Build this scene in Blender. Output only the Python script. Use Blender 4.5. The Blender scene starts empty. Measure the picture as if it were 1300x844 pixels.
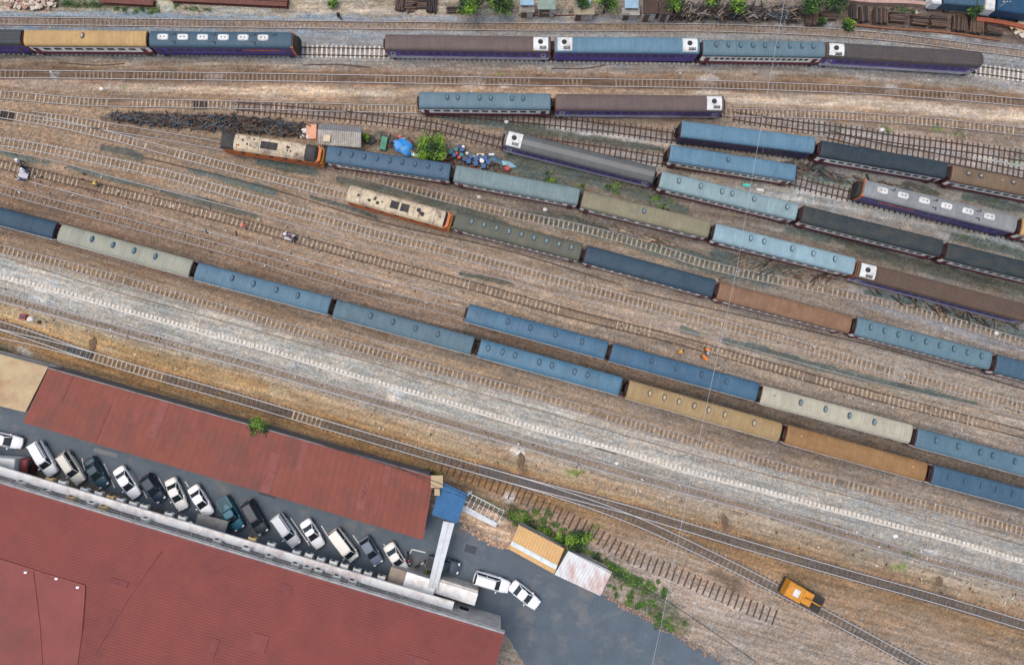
import bpy, bmesh, math, random
import numpy as np
from mathutils import Vector, Matrix
random.seed(7); rng = np.random.default_rng(11)
SC = bpy.context.scene
COL = SC.collection
PI = math.pi
# ------------------------------------------------------------------ camera
H, F = 96.0, 864.0
CX, CY, VX, VY = 650.0, 377.0, 640.0, 465.0
dn = Vector((VX-CX, -(VY-CY), -F)).normalized()
ROT = dn.rotation_difference(Vector((0, 0, -1)))
RM = np.array(ROT.to_matrix())
cam = bpy.data.cameras.new('camera'); camo = bpy.data.objects.new('camera', cam); COL.objects.link(camo)
cam.sensor_width = 36; cam.lens = F/1300*36; cam.shift_y = -(422-CY)/1300; cam.clip_end = 12000; cam.clip_start = 1
camo.location = (0, 0, H); camo.rotation_mode = 'QUATERNION'; camo.rotation_quaternion = ROT
SC.camera = camo
def P(x, y, z=0.0):
    "photo pixel + height above ground -> world point"
    d = RM @ np.array((x-CX, -(y-CY), -F)); t = (z-H)/d[2]
    return Vector((d[0]*t, d[1]*t, z))
def PN(X, Y):
    d = np.stack([X-CX, -(Y-CY), np.full_like(X, -F)], -1) @ RM.T
    t = -H/d[..., 2]
    return d[..., 0]*t, d[..., 1]*t
# ------------------------------------------------------------------ colour / materials
def lin(c):
    c = np.asarray(c, float)/255.0
    return np.where(c <= .04045, c/12.92, ((c+.055)/1.055)**2.4)
def L4(c, k=1.0): return tuple(float(v)*k for v in lin(c))+(1.0,)
_m = {}
def newmat(name):
    m = bpy.data.materials.new(name); m.use_nodes = True
    nt = m.node_tree; b = nt.nodes['Principled BSDF']; return m, nt, b
def nd(nt, t, **kw):
    n = nt.nodes.new(t)
    for k, v in kw.items():
        if k.startswith('i_'):
            n.inputs[k[2:].replace('_', ' ')].default_value = v
        else: setattr(n, k, v)
    return n
def wn(nt, scale=(1, 1, 1), sc=1.0, detail=4.0, rough=.6, rnd=True):
    "4D noise in object space; random per object"
    tc = nd(nt, 'ShaderNodeTexCoord'); mp = nd(nt, 'ShaderNodeMapping'); mp.inputs['Scale'].default_value = scale
    nt.links.new(tc.outputs['Object'], mp.inputs['Vector'])
    n = nd(nt, 'ShaderNodeTexNoise', noise_dimensions='4D'); n.inputs['Scale'].default_value = sc
    n.inputs['Detail'].default_value = detail; n.inputs['Roughness'].default_value = rough
    nt.links.new(mp.outputs[0], n.inputs['Vector'])
    if rnd:
        oi = nd(nt, 'ShaderNodeObjectInfo'); mu = nd(nt, 'ShaderNodeMath', operation='MULTIPLY'); mu.inputs[1].default_value = 57.0
        nt.links.new(oi.outputs['Random'], mu.inputs[0]); nt.links.new(mu.outputs[0], n.inputs['W'])
    return n
def ramp(nt, src, lo, hi, a=0.0, b=1.0):
    r = nd(nt, 'ShaderNodeMapRange'); r.inputs[1].default_value = lo; r.inputs[2].default_value = hi
    r.inputs[3].default_value = a; r.inputs[4].default_value = b; nt.links.new(src, r.inputs[0]); return r.outputs[0]
def mix(nt, fac, a, b, mode='MIX'):
    m = nd(nt, 'ShaderNodeMix', data_type='RGBA', blend_type=mode)
    for k, v in ((0, fac), (6, a), (7, b)):
        if hasattr(v, 'links'): nt.links.new(v, m.inputs[k])
        else: m.inputs[k].default_value = v
    return m.outputs[2]
def M(name, c, rough=.7, metal=0.0, var=.18, sc=1.5, stretch=(1, 1, 1), spec=.4, dirt=None, dirtamt=.5, bump=0.0, bsc=20, coat=0.0):
    if name in _m: return _m[name]
    m, nt, b = newmat(name)
    base = L4(c)
    n = wn(nt, stretch, sc); f = ramp(nt, n.outputs[0], .3, .7)
    col = mix(nt, f, tuple(v*(1-var) for v in base[:3])+(1,), tuple(min(1, v*(1+var)) for v in base[:3])+(1,))
    if dirt is not None:
        n2 = wn(nt, stretch, sc*.45, 6, .7); g = ramp(nt, n2.outputs[0], .48, .66, 0, dirtamt)
        col = mix(nt, g, col, L4(dirt))
    nt.links.new(col, b.inputs['Base Color'])
    b.inputs['Roughness'].default_value = rough; b.inputs['Metallic'].default_value = metal
    b.inputs['Specular IOR Level'].default_value = spec
    if coat: b.inputs['Coat Weight'].default_value = coat; b.inputs['Coat Roughness'].default_value = .08
    if bump:
        n3 = wn(nt, (1, 1, 1), bsc, 3); bp = nd(nt, 'ShaderNodeBump'); bp.inputs['Strength'].default_value = bump; bp.inputs['Distance'].default_value = .03
        nt.links.new(n3.outputs[0], bp.inputs['Height']); nt.links.new(bp.outputs[0], b.inputs['Normal'])
    _m[name] = m; return m
def DT(T):
    'paint albedo that gives this daylight appearance once the gloss layer is added'
    T = np.array(T, float); g_ = T@np.array([.3, .59, .11]); T = (T*.82+.18*g_)*(.93 if T[2] > T[0]+12 and T[2] > 120 else 1); v = np.clip((lin(T)-np.array([.025, .03, .035]))/np.array([1.2, 1.17, 1.27]), .014, 1); return tuple(float(q) for q in v)+(1.0,)
def roofmat(name, c_in, seam=1.6, dirt=None, amt=.45, rough=.5, streak=.17, cross=.10, center=None):
    "painted coach roof: crosswise panel joints, streaks and weathering in the roof's own paint"
    if name in _m: return _m[name]
    m, nt, b = newmat(name); base = DT(c_in)
    tc = nd(nt, 'ShaderNodeTexCoord'); sep = nd(nt, 'ShaderNodeSeparateXYZ'); nt.links.new(tc.outputs['Object'], sep.inputs[0])
    n = wn(nt, (1, .35, 1), 1.3, 5, .65); f = ramp(nt, n.outputs[0], .3, .7)
    col = mix(nt, f, tuple(v*(1-streak) for v in base[:3])+(1,), tuple(v*(1+streak) for v in base[:3])+(1,))
    # crosswise run-off streaks
    n4 = wn(nt, (1, .06, 1), 7, 3, .6); col = mix(nt, ramp(nt, n4.outputs[0], .45, .72, 0, .75), col, tuple(v*.72 for v in base[:3])+(1,))
    n5 = wn(nt, (1, 1, 1), 9, 4, .7); col = mix(nt, ramp(nt, n5.outputs[0], .52, .75, 0, .5), col, tuple(min(1, v*1.35+.02) for v in base[:3])+(1,))
    if dirt is not None:
        n2 = wn(nt, (.5, 1, 1), .8, 6, .7); col = mix(nt, ramp(nt, n2.outputs[0], .45, .68, 0, amt), col, DT(dirt))
    if center is not None:
        ab = nd(nt, 'ShaderNodeMath', operation='ABSOLUTE'); nt.links.new(sep.outputs[1], ab.inputs[0])
        col = mix(nt, ramp(nt, ab.outputs[0], .42, .32, 0, .7), col, DT(center))
    # joints
    mu = nd(nt, 'ShaderNodeMath', operation='PINGPONG'); mu.inputs[1].default_value = seam/2
    nt.links.new(sep.outputs[0], mu.inputs[0])
    j = ramp(nt, mu.outputs[0], 0.0, .05, 1, 0)
    jm = nd(nt, 'ShaderNodeMath', operation='MULTIPLY'); jm.inputs[1].default_value = cross*4; nt.links.new(j, jm.inputs[0])
    col = mix(nt, jm.outputs[0], col, tuple(v*.55 for v in base[:3])+(1,))
    nt.links.new(col, b.inputs['Base Color'])
    rr = ramp(nt, n5.outputs[0], .3, .7, rough-.08, rough+.18); nt.links.new(rr, b.inputs['Roughness'])
    b.inputs['Specular IOR Level'].default_value = .28
    bp = nd(nt, 'ShaderNodeBump'); bp.inputs['Strength'].default_value = .5; bp.inputs['Distance'].default_value = .03
    nn = wn(nt, (1, 1, 1), 3, 4)
    ad = nd(nt, 'ShaderNodeMath', operation='ADD'); nt.links.new(nn.outputs[0], ad.inputs[0]); nt.links.new(j, ad.inputs[1])
    nt.links.new(ad.outputs[0], bp.inputs['Height']); nt.links.new(bp.outputs[0], b.inputs['Normal'])
    _m[name] = m; return m
# ------------------------------------------------------------------ mesh builder
class MB:
    def __init__(s): s.v = []; s.f = []; s.mi = []; s.sm = []
    def add(s, vs, fs, m=0, smooth=False):
        o = len(s.v); s.v += [tuple(v) for v in vs]
        s.f += [tuple(i+o for i in f) for f in fs]; s.mi += [m]*len(fs); s.sm += [smooth]*len(fs); return s
    def box(s, x0, x1, y0, y1, z0, z1, m=0, rz=0, c=None):
        vs = [(x, y, z) for z in (z0, z1) for x, y in ((x0, y0), (x1, y0), (x1, y1), (x0, y1))]
        if rz or c:
            cx, cy = c or (0, 0); ca, sa = math.cos(rz), math.sin(rz)
            vs = [(cx+x*ca-y*sa, cy+x*sa+y*ca, z) for x, y, z in vs]
        return s.add(vs, [(3, 2, 1, 0), (4, 5, 6, 7), (0, 1, 5, 4), (1, 2, 6, 5), (2, 3, 7, 6), (3, 0, 4, 7)], m)
    def bbox(s, x0, x1, y0, y1, z0, z1, b=.03, m=0):
        "box with chamfered top edges"
        lo = [(x0, y0, z0), (x1, y0, z0), (x1, y1, z0), (x0, y1, z0)]
        md = [(x, y, z1-b) for x, y, _ in lo]
        tp = [(x0+b, y0+b, z1), (x1-b, y0+b, z1), (x1-b, y1-b, z1), (x0+b, y1-b, z1)]
        fs = [(3, 2, 1, 0), (8, 9, 10, 11)]
        for k in range(4):
            j = (k+1) % 4; fs += [(k, j, 4+j, 4+k), (4+k, 4+j, 8+j, 8+k)]
        return s.add(lo+md+tp, fs, m)
    def prism(s, pts, z0, z1, m=0, ztop=None):
        "polygon (any winding) extruded; pts may be 2D; ztop list gives per-vertex top"
        a = sum(pts[i][0]*pts[(i+1) % len(pts)][1]-pts[(i+1) % len(pts)][0]*pts[i][1] for i in range(len(pts)))
        zt = ztop or [z1]*len(pts)
        if a < 0: pts = pts[::-1]; zt = zt[::-1]
        n = len(pts); vs = [(p[0], p[1], z0) for p in pts]+[(p[0], p[1], z) for p, z in zip(pts, zt)]
        fs = [tuple(range(n))[::-1], tuple(range(n, 2*n))]+[(i, (i+1) % n, n+(i+1) % n, n+i) for i in range(n)]
        return s.add(vs, fs, m)
    def cyl(s, c, r, h, n=12, m=0, axis='z', r2=None, smooth=True):
        r2 = r if r2 is None else r2; vs = []
        for k, (rr, hh) in enumerate(((r, 0), (r2, h))):
            for i in range(n):
                a = 2*PI*i/n; u, w = rr*math.cos(a), rr*math.sin(a)
                p = {'z': (u, w, hh), 'y': (w, hh, u), 'x': (hh, u, w)}[axis]
                vs.append((c[0]+p[0], c[1]+p[1], c[2]+p[2]))
        o = len(s.v)
        s.add(vs, [(i, (i+1) % n, n+(i+1) % n, n+i) for i in range(n)], m, smooth)
        s.f += [tuple(o+i for i in range(n))[::-1], tuple(o+n+i for i in range(n))]; s.mi += [m]*2; s.sm += [False]*2
        return s
    def tube(s, pts, r, n=6, m=0, r2=None):
        pts = [Vector(p) for p in pts]; vs = []; N = len(pts)
        for i, p in enumerate(pts):
            d = (pts[min(i+1, N-1)]-pts[max(i-1, 0)]).normalized()
            up = Vector((0, 0, 1)) if abs(d.z) < .9 else Vector((1, 0, 0))
            a = d.cross(up).normalized(); b = a.cross(d)
            rr = r if r2 is None else r+(r2-r)*i/(N-1)
            vs += [p+a*rr*math.cos(2*PI*k/n)+b*rr*math.sin(2*PI*k/n) for k in range(n)]
        fs = [(i*n+k, i*n+(k+1) % n, (i+1)*n+(k+1) % n, (i+1)*n+k) for i in range(N-1) for k in range(n)]
        o = len(s.v); s.add(vs, fs, m, True)
        s.f += [tuple(o+k for k in range(n)), tuple(o+(N-1)*n+k for k in range(n))[::-1]]; s.mi += [m]*2; s.sm += [False]*2
        return s
    def loft(s, secs, m=0, smooth=True, cap=True, closed=True):
        n = len(secs[0]); vs = [p for q in secs for p in q]
        rngk = n if closed else n-1
        fs = [(i*n+k, i*n+(k+1) % n, (i+1)*n+(k+1) % n, (i+1)*n+k) for i in range(len(secs)-1) for k in range(rngk)]
        o = len(s.v); s.add(vs, fs, m, smooth)
        if cap:
            s.f += [tuple(o+k for k in range(n))[::-1], tuple(o+(len(secs)-1)*n+k for k in range(n))]; s.mi += [m]*2; s.sm += [False]*2
        return s
    def mesh(s, name, mats):
        me = bpy.data.meshes.new(name); me.from_pydata(s.v, [], s.f)
        for m in (mats if isinstance(mats, (list, tuple)) else [mats]): me.materials.append(m)
        me.polygons.foreach_set('material_index', s.mi); me.polygons.foreach_set('use_smooth', s.sm); me.update()
        bm = bmesh.new(); bm.from_mesh(me); bmesh.ops.recalc_face_normals(bm, faces=bm.faces); bm.to_mesh(me); bm.free()
        return me
    def build(s, name, mats, parent=None, loc=None):
        return place(name, s.mesh(name, mats), parent, loc)
def place(name, me, parent=None, loc=None, rz=0.0, scale=None):
    o = bpy.data.objects.new(name, me); COL.objects.link(o)
    if parent is not None: o.parent = parent
    if loc is not None: o.location = loc
    if rz: o.rotation_euler = (0, 0, rz)
    if scale: o.scale = scale
    return o
def tag(o, label=None, cat=None, group=None, kind=None):
    for k, v in (('label', label), ('category', cat), ('group', group), ('kind', kind)):
        if v: o[k] = v
    return o
def thing(name, label, cat, loc=(0, 0, 0), rz=0.0, group=None):
    o = bpy.data.objects.new(name, None); COL.objects.link(o); o.location = loc; o.rotation_euler = (0, 0, rz)
    o.empty_display_size = .5
    return tag(o, label, cat, group)
# ------------------------------------------------------------------ numpy noise
def vnoise(X, Y, seed=0):
    r = np.random.default_rng(seed); T = r.random((256, 256))
    xi = np.floor(X).astype(int); yi = np.floor(Y).astype(int); fx = X-xi; fy = Y-yi
    fx = fx*fx*(3-2*fx); fy = fy*fy*(3-2*fy)
    g = lambda a, b: T[a % 256, b % 256]
    return (g(xi, yi)*(1-fx)+g(xi+1, yi)*fx)*(1-fy)+(g(xi, yi+1)*(1-fx)+g(xi+1, yi+1)*fx)*fy
def fbm(X, Y, seed=0, o=4):
    s = 0; a = 1; t = 0
    for k in range(o): s = s+a*vnoise(X*2**k, Y*2**k, seed+k); t += a; a *= .55
    return s/t
# ------------------------------------------------------------------ track centre lines (photo pixels, at ground level)
T = {
 1: [(-120, 26), (0, 27), (330, 31), (650, 34.5), (970, 38), (1073, 43), (1143, 49), (1222, 59), (1300, 68.5), (1420, 88)],
 2: [(-120, 61), (0, 62), (190, 63), (430, 66), (697, 72), (892, 75), (1047, 78), (1240, 89), (1300, 97), (1420, 115)],
 3: [(-120, 94), (0, 94.5), (330, 98.5), (650, 104), (960, 109.5), (1130, 117), (1300, 131), (1420, 144)],
 4: [(-120, 112), (0, 120.5), (105, 129.5), (220, 132), (330, 134.5), (531, 139.5), (699, 141), (920, 143), (1075, 148), (1177, 155), (1300, 168), (1420, 184)],
 5: [(540, 140), (640, 149), (741, 159), (856, 174), (1022, 196), (1195, 226), (1300, 248), (1420, 275)],          # row C1
 6: [(300, 135), (400, 143), (480, 151), (560, 163), (642, 184), (824, 232), (998, 277), (1182, 322), (1300, 351), (1420, 382)],   # coach G and row C3
 7: [(650, 177), (711, 184), (843, 204), (996, 228), (1078, 248), (1268, 293), (1420, 328)],                      # row C2
 8: [(930, 147), (986, 156), (1072, 167), (1143, 178), (1221, 188), (1300, 200), (1420, 222)],
 9: [(1050, 170), (1091, 181), (1195, 201), (1300, 222), (1420, 246)],
 10: [(40, 147), (90, 153), (147, 163), (220, 175), (294, 188), (415, 203), (571, 227), (734, 258), (890, 298), (1068, 343), (1280, 400), (1420, 436)],  # locomotive 1 row
 11: [(-120, 128), (0, 145), (74, 157.5), (147, 174.5), (220, 194), (320, 220), (449, 252), (577, 286), (740, 325), (897, 370), (1064, 414), (1236, 458), (1420, 506)], # locomotive 2 row
 12: [(430, 213), (523, 240), (650, 272), (741, 291), (818, 311), (894, 335), (970, 353), (1038, 366), (1117, 384), (1195, 404), (1300, 436), (1420, 470)],
 13: [(-120, 158), (0, 180), (39, 186), (110, 200), (178, 214), (220, 224), (330, 256), (482, 298), (584, 323), (650, 341), (802, 382), (970, 426), (1127, 470), (1300, 517), (1420, 550)],
 14: [(-120, 184), (0, 209), (38, 218), (127, 239), (279, 276), (330, 290), (378, 304), (482, 333), (584, 359), (713, 395), (868, 434), (970, 463), (1098, 499), (1300, 551), (1420, 583)],
 15: [(-120, 212), (0, 240), (25, 247), (165, 284), (330, 329), (482, 373), (592, 400), (766, 446), (950, 498), (1138, 548), (1280, 584), (1420, 620)],
 16: [(-120, 250), (0, 281), (92, 301), (260, 346), (428, 392), (603, 440), (783, 491), (978, 546), (1155, 595), (1290, 632), (1420, 668)],
 17: [(-120, 285), (0, 316), (101, 341), (223, 375), (330, 406), (427, 433), (548, 467), (650, 494), (800, 537), (970, 587), (1073, 614), (1232, 656), (1300, 675), (1420, 708)],
 18: [(-120, 345), (0, 377), (150, 418), (330, 467), (452, 502), (640, 556), (802, 603), (970, 648), (1185, 711), (1300, 742), (1420, 775)],
 19: [(-120, 380), (0, 413), (114, 451), (330, 514), (451, 550), (640, 605), (802, 648), (970, 698), (1085, 731), (1179, 757), (1300, 793), (1420, 830)],
 20: [(610, 596.5), (650, 608), (700, 623), (750, 639.5), (802, 659), (894, 701), (970, 739), (1010, 760), (1100, 808), (1230, 880)],
 21: [(-120, 392), (0, 423), (60, 437), (120, 453)],
 22: [(560, 588), (636, 618), (691, 644), (745, 672), (792, 700), (868, 733), (940, 765), (990, 786)],
}
def cr(pts, step=6.0):
    "Catmull-Rom through points, resampled"
    p = [np.array(q, float) for q in pts]; p = [2*p[0]-p[1]]+p+[2*p[-1]-p[-2]]; out = []
    for i in range(1, len(p)-2):
        n = max(2, int(np.linalg.norm(p[i+1]-p[i])/step))
        # centripetal-like: use chord-scaled tangents
        d0 = np.linalg.norm(p[i]-p[i-1])+1e-6; d1 = np.linalg.norm(p[i+1]-p[i]); d2 = np.linalg.norm(p[i+2]-p[i+1])+1e-6
        m1 = d1*((p[i]-p[i-1])/d0-(p[i+1]-p[i-1])/(d0+d1)+(p[i+1]-p[i])/d1)
        m2 = d1*((p[i+1]-p[i])/d1-(p[i+2]-p[i])/(d1+d2)+(p[i+2]-p[i+1])/d2)
        for k in range(n):
            t = k/n; out.append((2*t**3-3*t*t+1)*p[i]+(t**3-2*t*t+t)*m1+(-2*t**3+3*t*t)*p[i+1]+(t**3-t*t)*m2)
    out.append(p[-2]); return np.array(out)
# ------------------------------------------------------------------ ground sheet
gx = np.concatenate([np.arange(-110, 1411, 1.6)]); gy = np.concatenate([np.arange(-70, 931, 1.6)])
PX, PY = np.meshgrid(gx, gy)
XX = np.minimum(np.maximum(PX, -110), 1410)
chain = [1, 3, 4, 10, 13, 14, 17, 18, 19]
chainpts = dict((k, T[k]) for k in chain); chainpts[10] = [(-120, 130), (0, 142)]+T[10][2:]
Vv = []; Yv = []
for k in chain:
    c = cr(chainpts[k], 20); yy = np.interp(gx, c[:, 0], c[:, 1]); Yv.append(yy); Vv.append(np.interp(650, c[:, 0], c[:, 1]))
Yv = np.array(Yv); Vv = np.array(Vv)
V = np.empty_like(PX)
for j in range(len(gx)):
    ya = np.concatenate([[Yv[0, j]-300], Yv[:, j], [Yv[-1, j]+400]]); va = np.concatenate([[Vv[0]-300], Vv, [Vv[-1]+400]])
    V[:, j] = np.interp(gy, ya, va)
prof = [ # v, left, middle, right colour (sRGB)
 (-300, (120,120,105), (120,112,98), (95,84,76)), (10, (140,130,110), (140,128,112), (110,98,88)), (20, (150,140,125), (150,140,128), (125,112,100)),
 (25, (118,134,146), (132,138,142), (132,138,142)), (30, (128,128,128), (145,136,125), (128,128,126)), (36, (128,112,100), (152,136,116), (130,120,110)), (44, (112,126,138), (140,138,134), (130,130,128)),
 (60, (120,120,120), (132,130,128), (130,128,125)), (78, (128,120,112), (138,134,130), (142,138,132)), (86, (142,128,112), (145,135,125), (150,140,128)),
 (95, (128,104,84), (135,112,92), (140,112,86)), (104, (98,82,68), (112,92,76), (118,94,74)), (110, (125,102,84), (138,116,98), (138,112,90)), (117, (148,128,112), (158,136,112), (172,152,130)),
 (124, (150,130,112), (150,130,112), (176,156,134)), (130, (140,118,98), (145,125,105), (150,128,108)), (141, (142,118,96), (142,120,100), (120,98,80)),
 (150, (146,124,102), (135,120,105), (140,124,108)), (170, (146,124,102), (140,122,106), (142,138,132)), (200, (144,122,100), (130,114,98), (135,130,124)), (232, (138,116,94), (120,108,96), (120,112,104)),
 (258, (140,118,97), (122,112,102), (128,116,104)), (290, (142,120,98), (140,124,106), (132,122,112)), (320, (138,116,96), (142,126,110), (135,126,116)), (341, (142,120,98), (146,128,108), (142,128,112)), (362, (136,114,94), (146,128,112), (148,134,118)),
 (378, (140,116,94), (150,132,112), (150,136,120)), (395, (134,112,94), (148,130,112), (142,130,118)), (420, (128,106,88), (134,114,98), (128,116,104)), (450, (126,106,90), (108,96,86), (102,92,84)),
 (470, (128,108,92), (132,116,100), (120,108,98)), (494, (138,118,96), (148,128,106), (142,126,110)), (500, (146,134,120), (150,140,126), (148,138,126)), (508, (158,153,143), (160,154,143), (152,147,138)),
 (535, (160,156,147), (161,156,146), (154,149,140)), (550, (152,149,142), (152,147,138), (148,143,134)), (557, (144,136,124), (142,133,120), (136,129,118)), (566, (146,135,120), (146,135,120), (142,132,118)),
 (576, (158,136,106), (158,136,112), (148,132,112)), (590, (160,136,102), (155,132,102), (146,124,98)), (600, (150,118,80), (144,112,78), (132,104,76)), (609, (122,102,80), (106,90,74), (100,88,76)),
 (620, (148,114,76), (140,108,72), (132,104,72)), (634, (126,108,88), (138,114,90), (130,108,84)), (650, (110,100,88), (152,130,110), (138,116,94)), (700, (110,104,96), (148,132,118), (146,130,114)), (760, (112,104,98), (140,128,116), (142,128,114)), (1100, (112,104,98), (135,120,105), (140,125,110))]
pv = np.array([p[0] for p in prof], float)
Cst = [lin(np.array([p[k] for p in prof])) for k in (1, 2, 3)]
wob = (fbm(PX/60, V/9, 3)-.5)*13+(fbm(PX/14, V/5, 5)-.5)*9
Vw = V+wob
cols = [np.stack([np.interp(Vw, pv, c[:, i]) for i in range(3)], -1) for c in Cst]
u = np.clip((PX+(fbm(PX/70, PY/30, 9)-.5)*200), 0, 1300)
wl = np.clip(1-(u-120)/530, 0, 1)[..., None]; wr = np.clip((u-650)/530, 0, 1)[..., None]
C = cols[1]*(1-wl-wr)+cols[0]*wl+cols[2]*wr
wet = np.zeros_like(PX)
def stroke(pts, hw, col, s=.8, soft=.45, seed=1, ns=(9, 5), w=0.0, thr=.5):
    global C, wet
    pts = np.array(pts, float); hw = np.broadcast_to(np.array(hw, float), (len(pts),))
    m = 3*hw.max()+4
    j0, j1 = np.searchsorted(gx, [pts[:, 0].min()-m, pts[:, 0].max()+m]); i0, i1 = np.searchsorted(gy, [pts[:, 1].min()-m, pts[:, 1].max()+m])
    if j1 <= j0 or i1 <= i0: return
    X = PX[i0:i1, j0:j1]; Y = PY[i0:i1, j0:j1]; D = np.full(X.shape, 1e9)
    segs = [(pts[k], pts[k+1], hw[k], hw[k+1]) for k in range(len(pts)-1)] or [(pts[0], pts[0]+[.01, 0], hw[0], hw[0])]
    for a, b, ha, hb in segs:
        d = b-a; t = np.clip(((X-a[0])*d[0]+(Y-a[1])*d[1])/(d@d), 0, 1)
        D = np.minimum(D, np.hypot(X-a[0]-t*d[0], Y-a[1]-t*d[1])/(ha+(hb-ha)*t))
    n = fbm(X/ns[0], V[i0:i1, j0:j1]/ns[1], seed*13+2, 4)
    D = D+(n-.5)*1.5*(thr*2)
    a = s*np.clip((1+soft-D)/(2*soft), 0, 1); a = a*(.75+.5*(fbm(X/3, Y/3, seed+90, 2)-.25))
    a = np.clip(a, 0, 1)[..., None]
    C[i0:i1, j0:j1] = C[i0:i1, j0:j1]*(1-a)+lin(col)*a
    if w: wet[i0:i1, j0:j1] = np.maximum(wet[i0:i1, j0:j1], a[..., 0]*w)
TEAL = (74, 86, 82); DARKT = (60, 72, 70); WEED = (88, 96, 62); SAND = (184, 164, 140); MUD = (92, 80, 68); RUST = (138, 98, 58); LIME = (210, 206, 202); GREY = (150, 150, 150)
# pale sand streaks
stroke([(115, 112), (170, 111), (240, 113), (300, 116), (400, 117), (470, 118), (510, 120)], [2, 4, 3, 4, 5, 4, 4], SAND, .75, seed=1, ns=(14, 4))
stroke([(880, 118), (960, 126), (1060, 128), (1130, 132), (1220, 142), (1310, 152)], [4, 6, 6, 7, 6, 7], (182, 164, 142), .8, seed=2, ns=(14, 5))
stroke([(85, 62), (95, 84), (160, 82)], [1.5, 2, 2], (170, 150, 120), .5, seed=3)
stroke([(470, 6), (420, 10), (380, 8), (560, 12)], [6, 9, 7, 5], (185, 170, 150), .7, seed=4)
stroke([(570, 17), (660, 19), (800, 17)], [2, 3, 3], (160, 145, 128), .7, seed=5)
# grey gravel between the sleepers in the upper right
for q in ([(690, 158), (790, 172), (862, 178)], [(730, 190), (800, 200), (845, 208)], [(985, 152), (1100, 172), (1200, 190), (1310, 212)], [(1080, 182), (1200, 208), (1310, 232)], [(1015, 236), (1100, 262), (1200, 292), (1290, 312)], [(880, 232), (1000, 250), (1090, 270)]):
    stroke(q, [8]*len(q), (160, 160, 157), .85, seed=6, ns=(12, 8))
stroke([(1085, 372), (1180, 400), (1310, 438)], [9, 14, 16], (140, 142, 146), .85, seed=7)
stroke([(920, 300), (870, 282), (1010, 320)], [6, 5, 6], (160, 146, 130), .5, seed=8)
for k, (x, y, r) in enumerate([(704, 226, 5), (775, 237, 6), (852, 261, 6), (828, 255, 4), (1128, 165, 4), (1190, 163, 6), (1215, 170, 4), (1060, 166, 3), (1290, 207, 4), (1300, 360, 4), (725, 600, 7), (735, 598, 5), (1225, 300, 4), (205, 486, 4), (157, 110, 3), (1140, 720, 8), (1155, 702, 6), (760, 668, 4), (636, 93, 3), (1240, 505, 4), (1150, 500, 3), (150, 488, 4)]):
    stroke([(x-r, y), (x+r, y+1)], [r*.5, r*.5], (112, 132, 62), .6, .5, seed=120+k, ns=(5, 3))
# white lime splashes on the tracks
for k, (x, y, a, b) in enumerate([(272, 97, 12, 4), (600, 105, 14, 6), (640, 108, 8, 3), (899, 104, 7, 8), (70, 96, 2, 4), (1132, 113, 7, 5), (1208, 124, 5, 3), (1143, 473, 3, 7), (1185, 705, 5, 8), (50, 374, 3, 9), (155, 395, 2, 7), (500, 500, 3, 8), (658, 570, 2, 7), (648, 630, 3, 6), (478, 228, 3, 3)]):
    stroke([(x-a*.6, y), (x+a*.6, y)], [b, b], LIME, .62, .6, seed=150+k, ns=(4, 4))
for kk_, tp in T.items():
    if kk_ in (22,): continue
    col_ = {1: (112, 98, 88), 3: (92, 76, 64), 19: (84, 74, 64), 20: (84, 74, 64), 18: (116, 106, 96), 21: (90, 80, 68)}.get(kk_, (112, 94, 78) if kk_ not in (5, 6, 7, 8, 9, 2) else (128, 116, 108))
    pts_ = [q for q in tp if -130 < q[0] < 1430]
    stroke(pts_, [5.5]*len(pts_), col_, .62, .35, seed=200+kk_, ns=(40, 4), thr=.35)
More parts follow.
